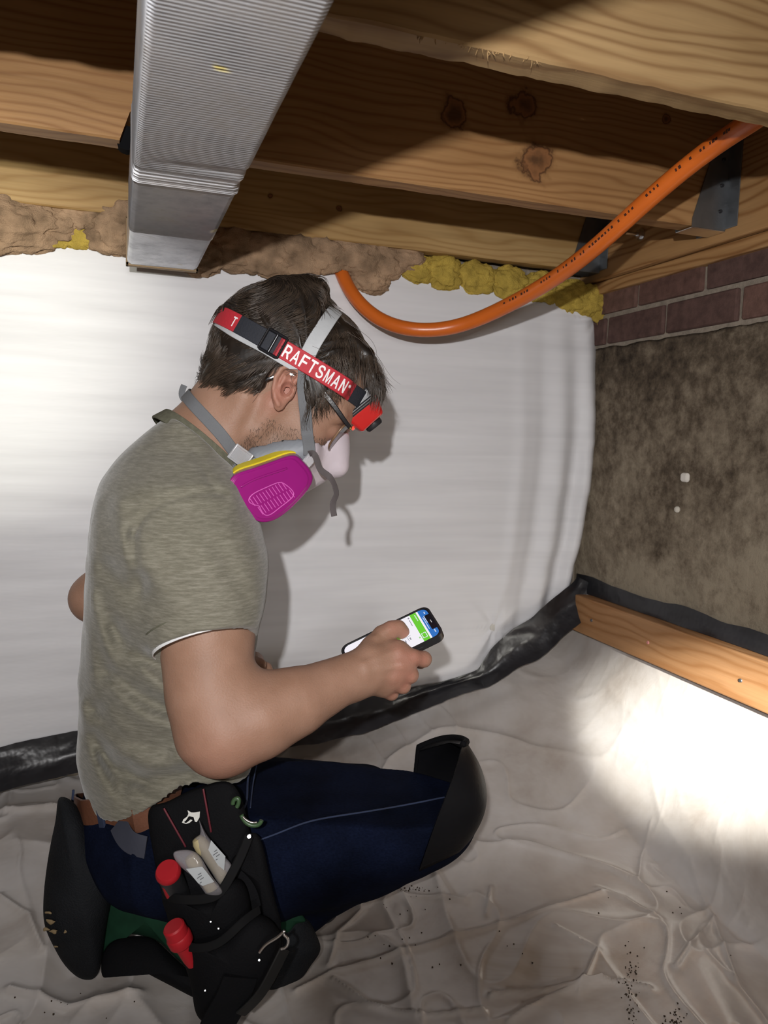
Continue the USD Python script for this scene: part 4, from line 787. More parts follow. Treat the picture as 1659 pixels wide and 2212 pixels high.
# glasses
FRB, LENS = plain('black_frame', (.010, .010, .012), .25), mat('lens_glass', {'t': ('transparent_bsdf', {'color': (.95, .95, .95)}), 'g': ('glossy_bsdf', {'roughness': .03}), 'f': ('fresnel', {'IOR': 1.5}), 'm': ('mix_closure', {})}, [('f.fac', 'm.fac'), ('t.BSDF', 'm.closure1'), ('g.BSDF', 'm.closure2')], surface='m.closure')
TORT = plain('tortoise_frame', (.16, .09, .05), .3, ns=60., var=.5)
hin = HL(757, 925, .068); hq = hloc(hin)
gl = thing('glasses', 'black-armed glasses on the man, the arm running under the red headlamp band', 'glasses', hin)
for s in (1, -1):
    tip, ear_, hg = HLl(577, 816, .079), HLl(603, 800, .079), hq
    pts = spline([[tip[0] - .004, tip[1] - .012, s * .074], [tip[0] + .002, tip[1], s * .0775], [ear_[0] + .012, ear_[1] + .004, s * .0765], [HLl(690, 840, .08)[0], HLl(690, 840, .08)[1], s * .0765], [hg[0] - .010, hg[1] + .002, s * .071], [hg[0], hg[1], s * .068]], 50)
    wv = np.interp(np.arange(50), [0, 8, 30, 49], [.0045, .004, .0075, .0055])
    obj('temple', strap(pts @ HA + HO, np.array([0, 0, float(s)]) @ HA + np.zeros((50, 3)), .006, .0028, wv), FRB, gl, smooth=40)
    yy = np.array([[.0, .003], [.003, .010], [-.002, .045], [-.004, .054], [-.022, .058], [-.036, .050], [-.038, .028], [-.030, .012], [-.014, .006]])
    a = np.array([[hg[0] - .002 - .10 * (s_ - .0) * 0 + .0 - .25 * max(0, s_ - .03), hg[1] + u_ - .002, s * (s_ + .008)] for u_, s_ in ((.000, .056), (-.004, .059), (-.020, .058), (-.034, .050), (-.039, .034), (-.036, .016), (-.024, .007), (-.008, .006), (.001, .014), (.003, .034))])
    rim = spline(np.vstack([a[-2:], a, a[:3]]), 90)[13:-16] @ HA + HO
    r_ = obj('rim', tube(np.vstack([rim, rim[:2]]), .0016, 8, False), TORT, gl, smooth=True)
    cpt = rim.mean(0); nn_ = len(rim); off_ = FW * .0006
    obj('lens', trimesh.Trimesh(np.vstack([rim + off_, cpt + off_ * 2, rim - off_, cpt - off_ * 0]), np.vstack([[[i, (i + 1) % nn_, nn_] for i in range(nn_)], [[nn_ + 1 + (i + 1) % nn_, nn_ + 1 + i, 2 * nn_ + 1] for i in range(nn_)]]), process=False), LENS, gl, smooth=True)
obj('bridge', tube(np.array([[hq[0] - .001, hq[1] - .006, -.013], [hq[0] + .003, hq[1] - .002, 0], [hq[0] - .001, hq[1] - .006, .013]]) @ HA + HO, .0016, 8), TORT, gl, smooth=True)
obj('hinge_pin', Manifold.sphere(.0022, 16).translate(hin + SD * .001), plain('gold', (.8, .6, .2), .25, metal=1.), gl)

# headlamp: band round the head
RED, WHITEP, NAVY = plain('red_webbing', (.42, .018, .030), .7, ns=300., var=.1), plain('white_print', (.78, .74, .74), .7), plain('black_webbing', (.013, .015, .022), .75, bs=500., bd=.0008)
REDP = mat('red_plastic', {'p': ('principled_bsdf', {'base_color': (.50, .018, .016), 'roughness': .28, 'coat_weight': .4, 'subsurface_weight': .0})})
a0, a1 = HLl(500, 692, .06), HLl(765, 852, .045); sl_ = (a1[1] - a0[1]) / (a1[0] - a0[0]); uc = a0[1] - sl_ * a0[0]
def head_all(p): return np.minimum(hair_raw(p), head_sdf(p))
th = np.linspace(0, 2 * np.pi, 241); bd = np.stack([.115 * np.cos(th), uc + sl_ * .115 * np.cos(th), .088 * np.sin(th)], 1); bo = np.stack([np.cos(th), sl_ * np.cos(th), np.sin(th)], 1)
bpnt = onto(lambda p: np.where(hloc(p)[:, 0] > .065, head_sdf(p), hair_raw(p)), bd @ HA + HO, bo @ HA, .0035, 10)
ker = np.array([1, 2, 3, 4, 5, 4, 3, 2, 1.]); ker /= ker.sum(); bpnt = np.stack([np.convolve(np.r_[bpnt[-9:-1, k], bpnt[:, k], bpnt[1:9, k]], ker, 'same')[8:-8] for k in range(3)], 1); bnrm = bo @ HA
def at_px(x, y):
    q = pix(bpnt); near_ = hloc(bpnt)[:, 2] > 0; return int(np.argmin(np.where(near_, np.hypot(q[:, 0] - x, q[:, 1] - y), 1e9)))
i_fr, i_bk, i_re = at_px(760, 848), at_px(597, 733), at_px(512, 700)
hlp = thing('headlamp', 'red and black headlamp band with a red lamp worn around his head', 'headlamp', bpnt[i_bk])
SW = .0255
def seg(i, j): return slice(min(i, j), max(i, j) + 1)
for nm, s_, m_ in (('red_band', seg(i_fr, i_bk - 2), RED), ('black_band', seg(i_bk - 3, i_re), NAVY), ('red_band', slice(i_re, 175), RED), ('black_band', slice(174, 241), NAVY), ('black_band', slice(0, i_fr + 1), NAVY)):
    obj(nm, strap(bpnt[s_], bnrm[s_], SW, .0022), m_, hlp, smooth=40)
# lettering on the band, bent along it
def band_text(txt, i0, i1, h, lift=.0013, drop=0.0, w=None):
    m_ = meshkit.text_mesh(txt, h, .0006, True); v = np.array(m_.vertices); x0, x1 = v[:, 0].min(), v[:, 0].max()
    path = bpnt[seg(i0, i1)]; nr = bnrm[seg(i0, i1)]
    if i0 > i1: path, nr = path[::-1], nr[::-1]
    s_ = np.r_[0, np.cumsum(np.linalg.norm(np.diff(path, axis=0), axis=1))]; t_ = (v[:, 0] - x0) / (x1 - x0) * s_[-1]
    c = np.stack([np.interp(t_, s_, path[:, k]) for k in range(3)], 1); n_ = np.stack([np.interp(t_, s_, nr[:, k]) for k in range(3)], 1); tg = np.gradient(path, axis=0); tg = np.stack([np.interp(t_, s_, tg[:, k]) for k in range(3)], 1); tg /= np.linalg.norm(tg, axis=1, keepdims=True)
    n_ = n_ - tg * (n_ * tg).sum(1, keepdims=True); n_ /= np.linalg.norm(n_, axis=1, keepdims=True); b_ = np.cross(n_, tg)
    if (b_ @ UP).mean() < 0: b_ = -b_
    # subdivided letters follow the curve
    return trimesh.Trimesh(c + b_ * (v[:, 1:2] - h / 2 + drop) + n_ * (lift + v[:, 2:3]), m_.faces, process=False)
WORD = 'RAFTSMAN'; ia, ib = at_px(619, 748), at_px(748, 836)
fr_ = np.linspace(ia, ib, len(WORD) + 1)
arc = np.linspace(0, 1, 400)
def sub_path(f0, f1):
    return np.stack([np.interp(np.linspace(f0, f1, 20), np.arange(241), bpnt[:, k]) for k in range(3)], 1), np.stack([np.interp(np.linspace(f0, f1, 20), np.arange(241), bnrm[:, k]) for k in range(3)], 1)
def place_letter(ch, f0, f1, h, drop=0.0, bold=True):
    m_ = meshkit.text_mesh(ch, h, .0006, bold); v = np.array(m_.vertices); path, nr = sub_path(f0, f1)
    s_ = np.linspace(0, 1, 20); t_ = (v[:, 0] - v[:, 0].min()) / np.ptp(v[:, 0])
    c = np.stack([np.interp(t_, s_, path[:, k]) for k in range(3)], 1); tg = unit(path[-1] - path[0]); n_ = unit(nr.mean(0) - tg * (nr.mean(0) @ tg)); b_ = np.cross(n_, tg); b_ = b_ * np.sign(b_ @ UP)
    return trimesh.Trimesh(c + b_ * (v[:, 1:2] - h / 2 + drop) + n_ * (.0014 + v[:, 2:3]), m_.faces, process=False)
stp = (ib - ia) / len(WORD)
for k, ch in enumerate(WORD):
    obj('letter', place_letter(ch, ia + stp * (k + .10), ia + stp * (k + .90), .0170), WHITEP, hlp)
obj('letter', place_letter('®', ib + stp * .10, ib + stp * .55, .0062, .0035, False), WHITEP, hlp)
obj('letter', place_letter('T', at_px(512, 699), at_px(504, 692), .013), WHITEP, hlp)
# sliding buckle
bt = unit(bpnt[i_bk + 3] - bpnt[i_bk - 3]); bn_ = unit(bnrm[i_bk] - bt * (bnrm[i_bk] @ bt)); bb = np.cross(bn_, bt)
def bfr(x0, x1, y0, y1, z0=.001, z1=.0048, r=.0018): return frame_mesh(rbox((x0, y0, z0), (x1, y1, z1), r), bpnt[i_bk], bt, bb, bn_)
obj('slide_buckle', cat([bfr(-.014, .014, .0125, .0165), bfr(-.014, .014, -.0165, -.0125), bfr(-.016, -.0125, -.0155, .0155), bfr(.0125, .016, -.0155, .0155), bfr(-.002, .002, -.0145, .0145, .001, .004)]), FRB, hlp, smooth=40)
# lamp housing
lo_ = HLl(792, 897, 0.0); la = unit(np.array([.98, -.20, 0])); lu = np.array([.20, .98, 0]); ls = np.array([0, 0, 1.0])
LA, LU = la @ HA, lu @ HA; lc = HL(790, 893, .012) - SD * .012
def lam(m_): return frame_mesh(m_, lc, LA, LU, SD)
fh = onto(head_sdf, np.array([lc]), FW[None], .0)[0]
def rhull(pts, r): return Manifold.batch_hull([Manifold.sphere(r, 16).translate(tuple(p)) for p in pts])
obj('lamp_bracket', lam(rhull([(x, y, z) for x in (-.026, -.010) for y in (-.019, .020) for z in (-.030, .030)], .0035)), BLACKP, hlp, smooth=40)
obj('bracket_clip', lam(rhull([(-.013, y, .0335) for y in (-.018, .018)], .0028)), BLACKP, hlp, smooth=40)
obj('lamp_housing', lam(rhull([(-.008, -.022, -.026), (-.008, -.022, .026), (-.008, .022, -.026), (-.008, .022, .026), (.010, .015, .020), (.010, .015, -.020), (.012, -.017, .018), (.012, -.017, -.018)], .006)), REDP, hlp, smooth=40)
obj('lamp_button', lam(Manifold.batch_hull([Manifold.cylinder(.006, .0135, .0135, 28).translate((0, 0, -.003)), Manifold.cylinder(.003, .0115, .0115, 28).translate((0, 0, .003))]).rotate((0, 90, 0)).translate((.0190, .000, 0))), BLACKP, hlp, smooth=40)
obj('lamp_lens', lam(Manifold.cylinder(.004, .010, .010, 24).rotate((90, 0, 0)).translate((-.002, -.0255, 0))), mat('lit_red_lens', {'p': ('principled_bsdf', {'base_color': (.8, .02, .02), 'roughness': .2, 'emission_color': (1, .05, .03), 'emission_strength': 1.2})}), hlp, smooth=40, label='glowing red lamp lens')

# respirator
GREY, GREYS, MAG, YEL = plain('grey_silicone', (.185, .20, .22), .55), plain('grey_elastic', (.135, .14, .148), .8, bs=600., bd=.0008), plain('magenta_plastic', (.27, .010, .165), .28, var=.04, bd=.00005), plain('yellow_label', (.62, .50, .015), .5)
LILAC, CLEAR, DKST = plain('pale_plastic', (.56, .49, .53), .4), mat('clear_plastic', {'p': ('principled_bsdf', {'base_color': (.92, .92, .94), 'roughness': .12, 'transmission_weight': .75, 'ior': 1.3})}), plain('dark_elastic', (.075, .062, .062), .8)
LGREY = plain('pale_grey_strap', (.40, .41, .42), .6)
rsp = thing('respirator', 'grey half-face respirator with a magenta filter worn over nose and mouth', 'respirator', HP(.10, -.06))
def face_sdf(p):
    q = hloc(p); qa = q.copy(); qa[:, 2] = np.abs(qa[:, 2])
    d = ell(q, (.068, -.062, 0), (.044, .048, .058)); d = smin(d, ell(q, (.082, -.022, 0), (.043, .042, .035)), .02)
    d = smin(d, cone(q, (.096, .006, 0), (.121, -.027, 0), .015, .0185), .012); d = smin(d, cone(q, (.104, -.056, 0), (.100, -.072, 0), .017, .015), .015)
    a_, b_ = HLl(562, 992, .052), HLl(655, 972, .050); d = smin(d, cone(qa, a_, b_, .020, .021), .02)
    return np.maximum(d, -(head_sdf(p) - .0005))
FCUT = HLl(672, 985, .055)
def fsplit(p): q = hloc(p); return q[:, 0] + .25 * q[:, 1] - (FCUT[0] + .25 * FCUT[1]) - .25 * (.055 - np.abs(q[:, 2]))
fv, ff_ = polygonise(lambda p: np.maximum(face_sdf(p), fsplit(p)), HP(.085, -.06) - .11, HP(.085, -.06) + .11, .003)
obj('facepiece', (fv, ff_), GREY, rsp, smooth=True)
pv, pf = polygonise(lambda p: np.maximum(face_sdf(p) - .0012, -fsplit(p) - .002), HP(.085, -.06) - .11, HP(.085, -.06) + .11, .003)
obj('front_cover', (pv, pf), LILAC, rsp, smooth=True, label='pale plastic front of the respirator')
CART = np.array([(490, 1052), (494, 1040), (503, 1028), (540, 1013), (567, 1004), (600, 992), (626, 984), (641, 985), (655, 997), (668, 1012), (676, 1031), (672, 1048), (660, 1066), (644, 1084), (622, 1105), (604, 1118), (588, 1126), (572, 1129), (554, 1126), (533, 1108), (511, 1084), (498, 1066)], float)
CART = spline(np.vstack([CART[-3:], CART, CART[:4]]), 150)[15:-20]
def sflare(px): return .088 + .055 * (676 - px) / 183.0                  # the cartridge is swept out towards the back
def cart_loft(levels, sgn=1):
    """levels: (distance in from the outer face, scale of the outline, shift of the outline in pixels)"""
    c = CART.mean(0); v = []
    for din, sc, sh in levels:
        r = []
        for p_ in CART:
            x, y = c + (p_ - c) * sc + np.array([-.3, -.95]) * sh; q_ = HLl(x, y, sflare(x)); r.append([q_[0], q_[1], (sflare(x) - din) * sgn])
        v.append(np.array(r) @ HA + HO)
    return skin_rings(np.vstack(v), len(levels), len(CART))
for sgn in (1, -1):
    cg = obj('filter_cartridge', cart_loft([(.0290, .97, 5), (.0275, .99, 5), (.0060, 1.0, 0), (.0030, .992, 0), (.0012, .975, 0), (.0004, .93, 0), (.0004, .90, 0), (-.0008, .885, 0), (-.0012, .86, 0), (-.0012, .70, 0), (-.0012, .4, 0), (-.0012, .1, 0)], sgn), MAG, rsp, smooth=40, label='magenta filter cartridge' if sgn == 1 else None)
    obj('label_band', cart_loft([(.0440, .955, 19), (.0435, .97, 19), (.0285, .985, 9), (.0280, .97, 9)], sgn), YEL, cg, smooth=40, label='yellow label around the cartridge')
    obj('cartridge_base', cart_loft([(.062, .55, 12), (.055, .65, 12), (.0442, .78, 12), (.0437, .76, 12)], sgn), GREY, cg, smooth=40)
cg = stage.GetPrimAtPath('/World/respirator/filter_cartridge')
def c3(px, py, s): return HL(px, py, sflare(px) + .0012 + (s - .0990))
MAGL = plain('magenta_light', (.58, .10, .42), .35, var=.04)
fr = spline([c3(*p, .0993) for p in ((560, 1093), (538, 1083), (540, 1074), (575, 1053), (605, 1042), (612, 1044), (634, 1064), (634, 1070), (605, 1096), (580, 1113), (572, 1112), (560, 1093))], 70)
obj('grille_frame', tube(fr, .0008, 6, False), MAGL, cg, smooth=True)
for r0, r1, w, h in (((545, 1085), (613, 1049), (9, 12), 10), ((562, 1103), (630, 1066), (9, 12), 10)):
    for k in range(h + 1):
        t_ = k / h; x, y = r0[0] + (r1[0] - r0[0]) * t_, r0[1] + (r1[1] - r0[1]) * t_
        obj('grille_rib', tube([c3(x - 5, y - 8, .0993), c3(x + 6, y + 8, .0993)], .00065, 5), MAGL, cg)
rd = spline([c3(*p, .0990) for p in ((520, 1052), (545, 1038), (580, 1025), (620, 1012))], 30); obj('moulded_ridge', tube(rd, .0016, 8), MAG, cg, smooth=True)
# warning marks printed on the label
def lab_pt(px, py): q = HLl(px, py, .066); return np.array([q[0], q[1], .066])
for px, py in ((609, 980), (597, 985)):
    q = HL(px, py, .066); r = 3.2 if px > 600 else 2.2
    tri = [HL(px - r, py + r * .9, .066), HL(px + r, py + r * .5, .066), HL(px, py - r, .066)]
    n_ = unit(np.cross(tri[1] - tri[0], tri[2] - tri[0])); n_ = n_ * np.sign(n_ @ (np.array([0, 0, ZC]) - q)); tri = np.array(tri) + n_ * .006
    obj('warning_mark', Manifold.hull_points(np.vstack([tri, tri + n_ * .0004])), BLACKP, cg)
# straps of the respirator
def hs(pts, off=.0035, sdf=None, n=60, it=8):
    """a path over the head: (px, py, side) points laid on the surface"""
    p = spline([HL(*a) if len(a) == 3 else np.array(HP(*a[:3])) for a in pts], n); c = HP(0.0, .03)
    return onto(sdf or head_all, p, p - c, off, it), p - c
s1, n1 = hs([(657, 797, .080), (655, 840, .080), (660, 890, .076), (664, 930, .072), (667, 962, .070), (668, 985, .072)], .003, lambda p: np.minimum(np.minimum(hair_raw(p) + .004, head_sdf(p)), face_sdf(p)))
obj('cheek_strap', strap(s1, np.broadcast_to(SD + FW * .3, s1.shape), .0165, .0018), GREYS, rsp, smooth=40)
s2, n2 = hs([(660, 797, .083), (620, 775, .085), (580, 752, .085), (540, 733, .078), (505, 718, .060), (492, 712, .03), (490, 715, -.01)], .0022)
obj('head_cradle', strap(s2, n2, .019, .0016, np.interp(np.arange(60), [0, 6, 14, 40, 59], [.004, .022, .020, .013, .012])), LGREY, rsp, smooth=40)
s3, n3 = hs([(655, 790, .084), (672, 752, .080), (692, 720, .068), (712, 692, .040), (722, 680, .012), (715, 683, -.03)], .0022)
obj('crown_strap', strap(s3, n3, .0205, .0016), LGREY, rsp, smooth=40)
def neck_all(p): return np.minimum(neck_sdf(p), head_sdf(p))
npts = [PC(520, 990, 1.045), PC(497, 968, 1.045), PC(470, 935, 1.05), PC(443, 900, 1.065), PC(418, 862, 1.10), PY(408, 858, YB + .03), PY(440, 880, YB + .06), PY(480, 930, YB + .07)]
s4 = spline(npts, 70); nc = (HP(-.035, -.03) + NK) / 2; nd = s4 - nc; ax_ = unit(NK - HP(-.035, -.03)); nd = nd - np.outer(nd @ ax_, ax_)
s4 = onto(neck_all, s4, nd, .003, 8)
obj('neck_strap', strap(s4, nd, .0165, .002), GREYS, rsp, smooth=40)
tl = spline([PC(408, 868, 1.09), PC(398, 862, 1.09), PC(393, 850, 1.09), PC(398, 832, 1.09)], 14); obj('strap_tail', strap(tl, np.broadcast_to(unit([-.5, -.8, .2]), tl.shape), .010, .0018), GREYS, rsp, smooth=40)
tl = spline([PC(505, 985, 1.045), PC(497, 1000, 1.04), PC(505, 1016, 1.04), PC(512, 1012, 1.04)], 14); obj('strap_tail', strap(tl, np.broadcast_to(unit([.1, -1, .2]), tl.shape), .016, .0018), GREYS, rsp, smooth=40)
bc, bx = PC(520, 986, 1.030), unit(PC(540, 998, 1.030) - PC(502, 970, 1.034)); bz = unit(np.array([0, 0, ZC]) - bc); bz = unit(bz - bx * (bz @ bx)); by = np.cross(bz, bx)
def bkl(*a, **k): return frame_mesh(rbox(*a, **k), bc, bx, by, bz)
obj('strap_buckle', cat([bkl((-.014, .0085, -.001), (.014, .0115, .003), r=.001), bkl((-.014, -.0115, -.001), (.014, -.0085, .003), r=.001), bkl((.0115, -.0115, -.001), (.0145, .0115, .003), r=.001), bkl((-.0145, -.0115, -.001), (-.0115, .0115, .003), r=.001), bkl((-.012, -.009, -.0005), (.012, .009, .0005), r=.0003)]), CLEAR, rsp, smooth=40)
ms = spline([PC(535, 995, 1.035), PC(552, 1003, 1.04), PC(570, 1004, 1.06)], 10); obj('lower_lug', strap(ms, np.broadcast_to(bz, ms.shape), .016, .004), GREY, rsp, smooth=40)
cxp = HL(669, 992, .066); obj('strap_clip', frame_mesh(rbox((-.007, -.012, -.003), (.007, .012, .003), .0015), cxp + SD * .005, FW, UP, SD), CLEAR, rsp, smooth=40)
tl = spline([HL(668, 980, .078), HL(677, 980, .082), HL(686, 1000, .080), HL(694, 1016, .078), HL(712, 1030, .076), HL(724, 1052, .076), HL(726, 1070, .076), HL(720, 1085, .077), HL(722, 1115, .077)], 60)
tn = np.array([SD * math.cos(a) + FW * math.sin(a) for a in np.interp(np.arange(60), [0, 12, 28, 42, 59], [.3, .5, 1.25, .6, .25])])
obj('strap_tail', strap(tl, tn, .0085, .0016), DKST, rsp, smooth=40)
# ------------------------------------------------------------------ knee pad, tool pouches, tools, phone
def pillow(poly, dep, h, k=2.2, rings=7, back=.006, n=90, sm=True):
    """a stuffed panel: an outline in the picture, standing at camera depth dep(x, y), bulging h towards the camera"""
    P_ = np.array(poly, float)
    if sm: P_ = spline(np.vstack([P_[-2:], P_, P_[:3]]), n + 40); P_ = P_[np.argmin(np.linalg.norm(P_[:25] - poly[0], axis=1)):]; P_ = P_[:15 + np.argmin(np.linalg.norm(P_[15:] - poly[0], axis=1))]
    else:
        q = []
        for a, b in zip(P_, np.roll(P_, -1, 0)):
            m_ = max(2, int(np.linalg.norm(b - a) / 12)); q += [a + (b - a) * t for t in np.arange(m_) / m_]
        P_ = np.array(q)
    c = P_.mean(0); D = dep if callable(dep) else (lambda x, y: dep); v = []
    for r, off in [(.97, back)] + [(r, -h * (1 - r ** k) ** (1 / k)) for r in np.r_[1, .97, .9, np.linspace(.8, .05, rings)]]:
        v.append([PC(*(c + (p - c) * r), D(*(c + (p - c) * r)) + off) for p in P_])
    m_ = skin_rings(np.array(v).reshape(-1, 3), len(v), len(P_))
    return m_
NYL, NYLM, GREEN = plain('black_nylon', (.0040, .0040, .0048), .8, spec=.10, bs=450., bd=.0012), plain('black_mesh', (.009, .010, .012), .8, spec=.15, bs=420., bd=.003, var=.3, ns=18.), plain('green_lining', (.006, .030, .015), .85, spec=.15, var=.4)
REDT = plain('red_tool_plastic', (.33, .010, .016), .5, spec=.3, var=.08)
# knee pad: a flared cup wrapped round the raised knee
KP = thing('knee_pad', 'black flared knee pad around the raised right knee', 'knee pad', PC(1000, 1740, 1.03))
LV = [[(1000, 1608, .985), (1008, 1602, 1.01), (990, 1594, 1.045), (952, 1596, 1.075), (905, 1613, 1.10)], [(984, 1665, .957), (1030, 1660, .982), (1034, 1650, 1.03), (1000, 1640, 1.09), (900, 1660, 1.12)],
      [(950, 1755, .943), (1040, 1748, .972), (1045, 1735, 1.03), (1010, 1720, 1.10), (890, 1730, 1.13)], [(905, 1883, .962), (985, 1845, .980), (1006, 1826, 1.03), (970, 1800, 1.10), (870, 1790, 1.13)]]
LV = np.array([spline([PC(*a) for a in l], 33) for l in LV]); pads = np.stack([spline(LV[:, k], 26) for k in range(33)], 1); ctr = KNR
vs_ = np.linspace(0, 1, 26)
out_ = pads - ctr; out_ /= np.linalg.norm(out_, axis=2, keepdims=True)
th_ = .006 + 0 * vs_[:, None, None]
ring_ = np.concatenate([pads, (pads - out_ * th_)[:, ::-1]], 1)
obj('shell', skin_rings(ring_.reshape(-1, 3), 26, 66), plain('black_pad', (.0045, .0045, .0055), .5, spec=.18, bs=200., bd=.0006), KP, smooth=50)
obj('rim', tube(np.vstack([pads[0], pads[:, -1][1:]]), .0042, 8), NYL, KP, smooth=True)
# big slumped bag behind his hip
bag = thing('tool_bag', 'black mesh bag with green lining slumped open on the ground behind the hip', 'bag', PZ(200, 2100, .02))
LP = [(130, 1722), (152, 1728), (178, 1762), (208, 1822), (238, 1868), (243, 1930), (232, 1990), (222, 2060), (205, 2112), (180, 2116), (140, 2085), (116, 2045), (97, 2000), (94, 1940), (100, 1880), (112, 1810), (122, 1755)]
obj('side_panel', pillow(LP, lambda x, y: 1.045 - (y - 1900) * .00002, .055, 2.2), NYLM, bag, smooth=True, label='black mesh panel with dried mud')
obj('lining', pillow([(225, 1905), (250, 1872), (300, 1895), (350, 1910), (400, 1940), (430, 2010), (430, 2090), (400, 2085), (350, 2040), (300, 2020), (255, 2022), (225, 2060), (212, 2075), (222, 2010), (238, 1995), (262, 1996), (280, 1985), (281, 1962), (262, 1968), (240, 1995)][:14], lambda x, y: 1.055, .020, 2.0), GREEN, bag, smooth=True, label='crumpled dark green lining')
obj('front_panel', pillow([(222, 2062), (250, 2030), (300, 2022), (330, 2028), (352, 2045), (400, 2090), (450, 2120), (500, 2130), (520, 2190), (470, 2175), (430, 2160), (370, 2130), (300, 2092), (262, 2080), (225, 2112)], lambda x, y: 1.03 - (y - 2060) * .0003, .022, 2.0), NYL, bag, smooth=True)
obj('side_panel', pillow([(605, 1985), (630, 1962), (655, 1972), (672, 1995), (686, 2025), (692, 2052), (672, 2085), (652, 2112), (620, 2128), (575, 2140), (560, 2100), (590, 2040)], lambda x, y: 1.04, .030, 2.0), NYLM, bag, smooth=True)
obj('lining', pillow([(600, 1990), (612, 1972), (632, 1963), (652, 1975), (660, 1990), (640, 1996), (628, 2010), (610, 2015)], 1.015, .008, 2.0), GREEN, bag, smooth=True)
hole = obj('hole_patch', pillow([(243, 1990), (262, 1966), (281, 1962), (280, 1998), (262, 2003)], 1.027, .002, 2.0), POLY, bag, smooth=True, label='gap showing the plastic ground sheet') if False else None
mud = plain('dried_mud', (.23, .17, .095), .95, spec=.1)
for k, (x, y, w) in enumerate([(108, 1990, 14), (101, 2008, 10), (116, 2012, 11), (146, 2010, 13), (166, 2014, 12), (120, 2045, 6), (104, 1972, 9), (175, 2020, 8)]):
    pl_ = [(x + w * math.cos(a) * rg.uniform(.5, 1.1), y + w * .5 * math.sin(a) * rg.uniform(.4, 1.1)) for a in np.linspace(0, 6.0, 9)]
    obj('mud_spot', pillow(pl_, 1.0, .003, 2, 3, .004, 30), mud, bag, smooth=True)
# holster hanging from the belt at his right hip
hol = thing('tool_pouch', 'black nylon tool pouch hanging from the belt at his right hip', 'pouch', PC(440, 1900, .93))
dH = lambda x, y: .945 - (y - 1700) * .00006
obj('back_panel', pillow([(326, 1742), (350, 1735), (400, 1712), (450, 1694), (490, 1688), (512, 1705), (530, 1752), (541, 1800), (560, 1860), (582, 1930), (605, 1995), (612, 2050), (600, 2110), (560, 2160), (500, 2190), (440, 2170), (410, 2110), (380, 2040), (356, 1960), (338, 1880), (325, 1810)], dH, .012, 3), NYL, hol, smooth=True)
obj('side_wing', pillow([(541, 1800), (552, 1800), (580, 1880), (603, 1975), (604, 2010), (585, 2020), (560, 1940), (520, 1880), (500, 1860), (525, 1830)], lambda x, y: .918, .012, 2), NYL, hol, smooth=True)
obj('upper_pocket', pillow([(352, 1935), (380, 1942), (430, 1943), (470, 1932), (497, 1900), (520, 1900), (545, 1980), (540, 2040), (480, 2060), (400, 2050), (366, 1990)], lambda x, y: .912, .034, 2.2), NYL, hol, smooth=True)
rimp = spline([PC(352, 1932, .905), PC(385, 1942, .885), PC(430, 1943, .880), PC(470, 1932, .882), PC(497, 1895, .890), PC(520, 1850, .9), PC(538, 1806, .908)], 50); obj('pocket_rim', strap(rimp, np.broadcast_to([-.1, -1, .2], rimp.shape), .011, .003), plain('black_binding', (.0055, .0055, .006), .75, spec=.12), hol, smooth=40)
obj('lower_pocket', pillow([(388, 2030), (420, 2035), (470, 2030), (520, 1990), (560, 1975), (600, 2005), (606, 2050), (590, 2110), (540, 2170), (470, 2215), (430, 2200), (410, 2120)], lambda x, y: .895, .035, 2.2), NYL, hol, smooth=True)
rimp = spline([PC(390, 2040, .875), PC(430, 2048, .862), PC(475, 2035, .860), PC(520, 1996, .866), (PC(560, 1965, .885))], 40); obj('pocket_rim', strap(rimp, np.broadcast_to([-.1, -1, .2], rimp.shape), .010, .003), stage.GetPrimAtPath('/World/Looks/black_binding').GetPath().pathString, hol, smooth=40)
for a, b in (((354, 1746), (401, 1829)), ((439, 1704), (456, 1797))):
    e = spline([PC(*a, .926), PC((a[0] + b[0]) / 2, (a[1] + b[1]) / 2, .924), PC(*b, .925)], 12); obj('red_piping', tube(e, .0013, 8), plain('red_piping', (.10, .008, .016), .6) if a[0] < 400 else '/World/Looks/red_piping', hol, smooth=True)
for x, y, d, r in ((538, 1807, .897, .0030), (455, 1991, .866, .0010), (472, 2006, .858, .0010), (560, 2074, .852, .0014), (443, 2140, .852, .0010)):
    p_ = PC(x, y, d); m_ = Manifold.batch_hull([Manifold.cylinder(.0015, r, r, 20), Manifold.cylinder(.003, r * .7, r * .7, 20)]); r = r; z_ = unit(np.array([0, 0, ZC]) - p_); x_ = unit(np.cross([0, 0, 1], z_)); obj('rivet', frame_mesh(m_, p_, x_, np.cross(z_, x_), z_), SHINY, hol, smooth=40)
for pts in ([(615, 2010), (597, 2026), (575, 2040), (560, 2058)], [(612, 2018), (622, 2030), (618, 2045), (606, 2050)]):
    obj('steel_ring', tube(spline([PC(x, y, .850) for x, y in pts], 24), .0017, 8), SHINY, hol, smooth=True)
hs_ = spline([PC(520, 2110, .86), PC(500, 2160, .86), PC(470, 2215, .86), PC(450, 2290, .865)], 24); obj('hanging_strap', strap(hs_, np.broadcast_to([.1, -1, .2], hs_.shape), .040, .004), NYL, hol, smooth=40)
hs_ = spline([PC(615, 2050, .86), PC(590, 2100, .855), PC(560, 2150, .855), PC(520, 2190, .86)], 24); obj('hanging_strap', strap(hs_, np.broadcast_to([.3, -1, .1], hs_.shape), .014, .003), plain('worn_strap', (.012, .012, .012), .4, spec=.25), hol, smooth=40)
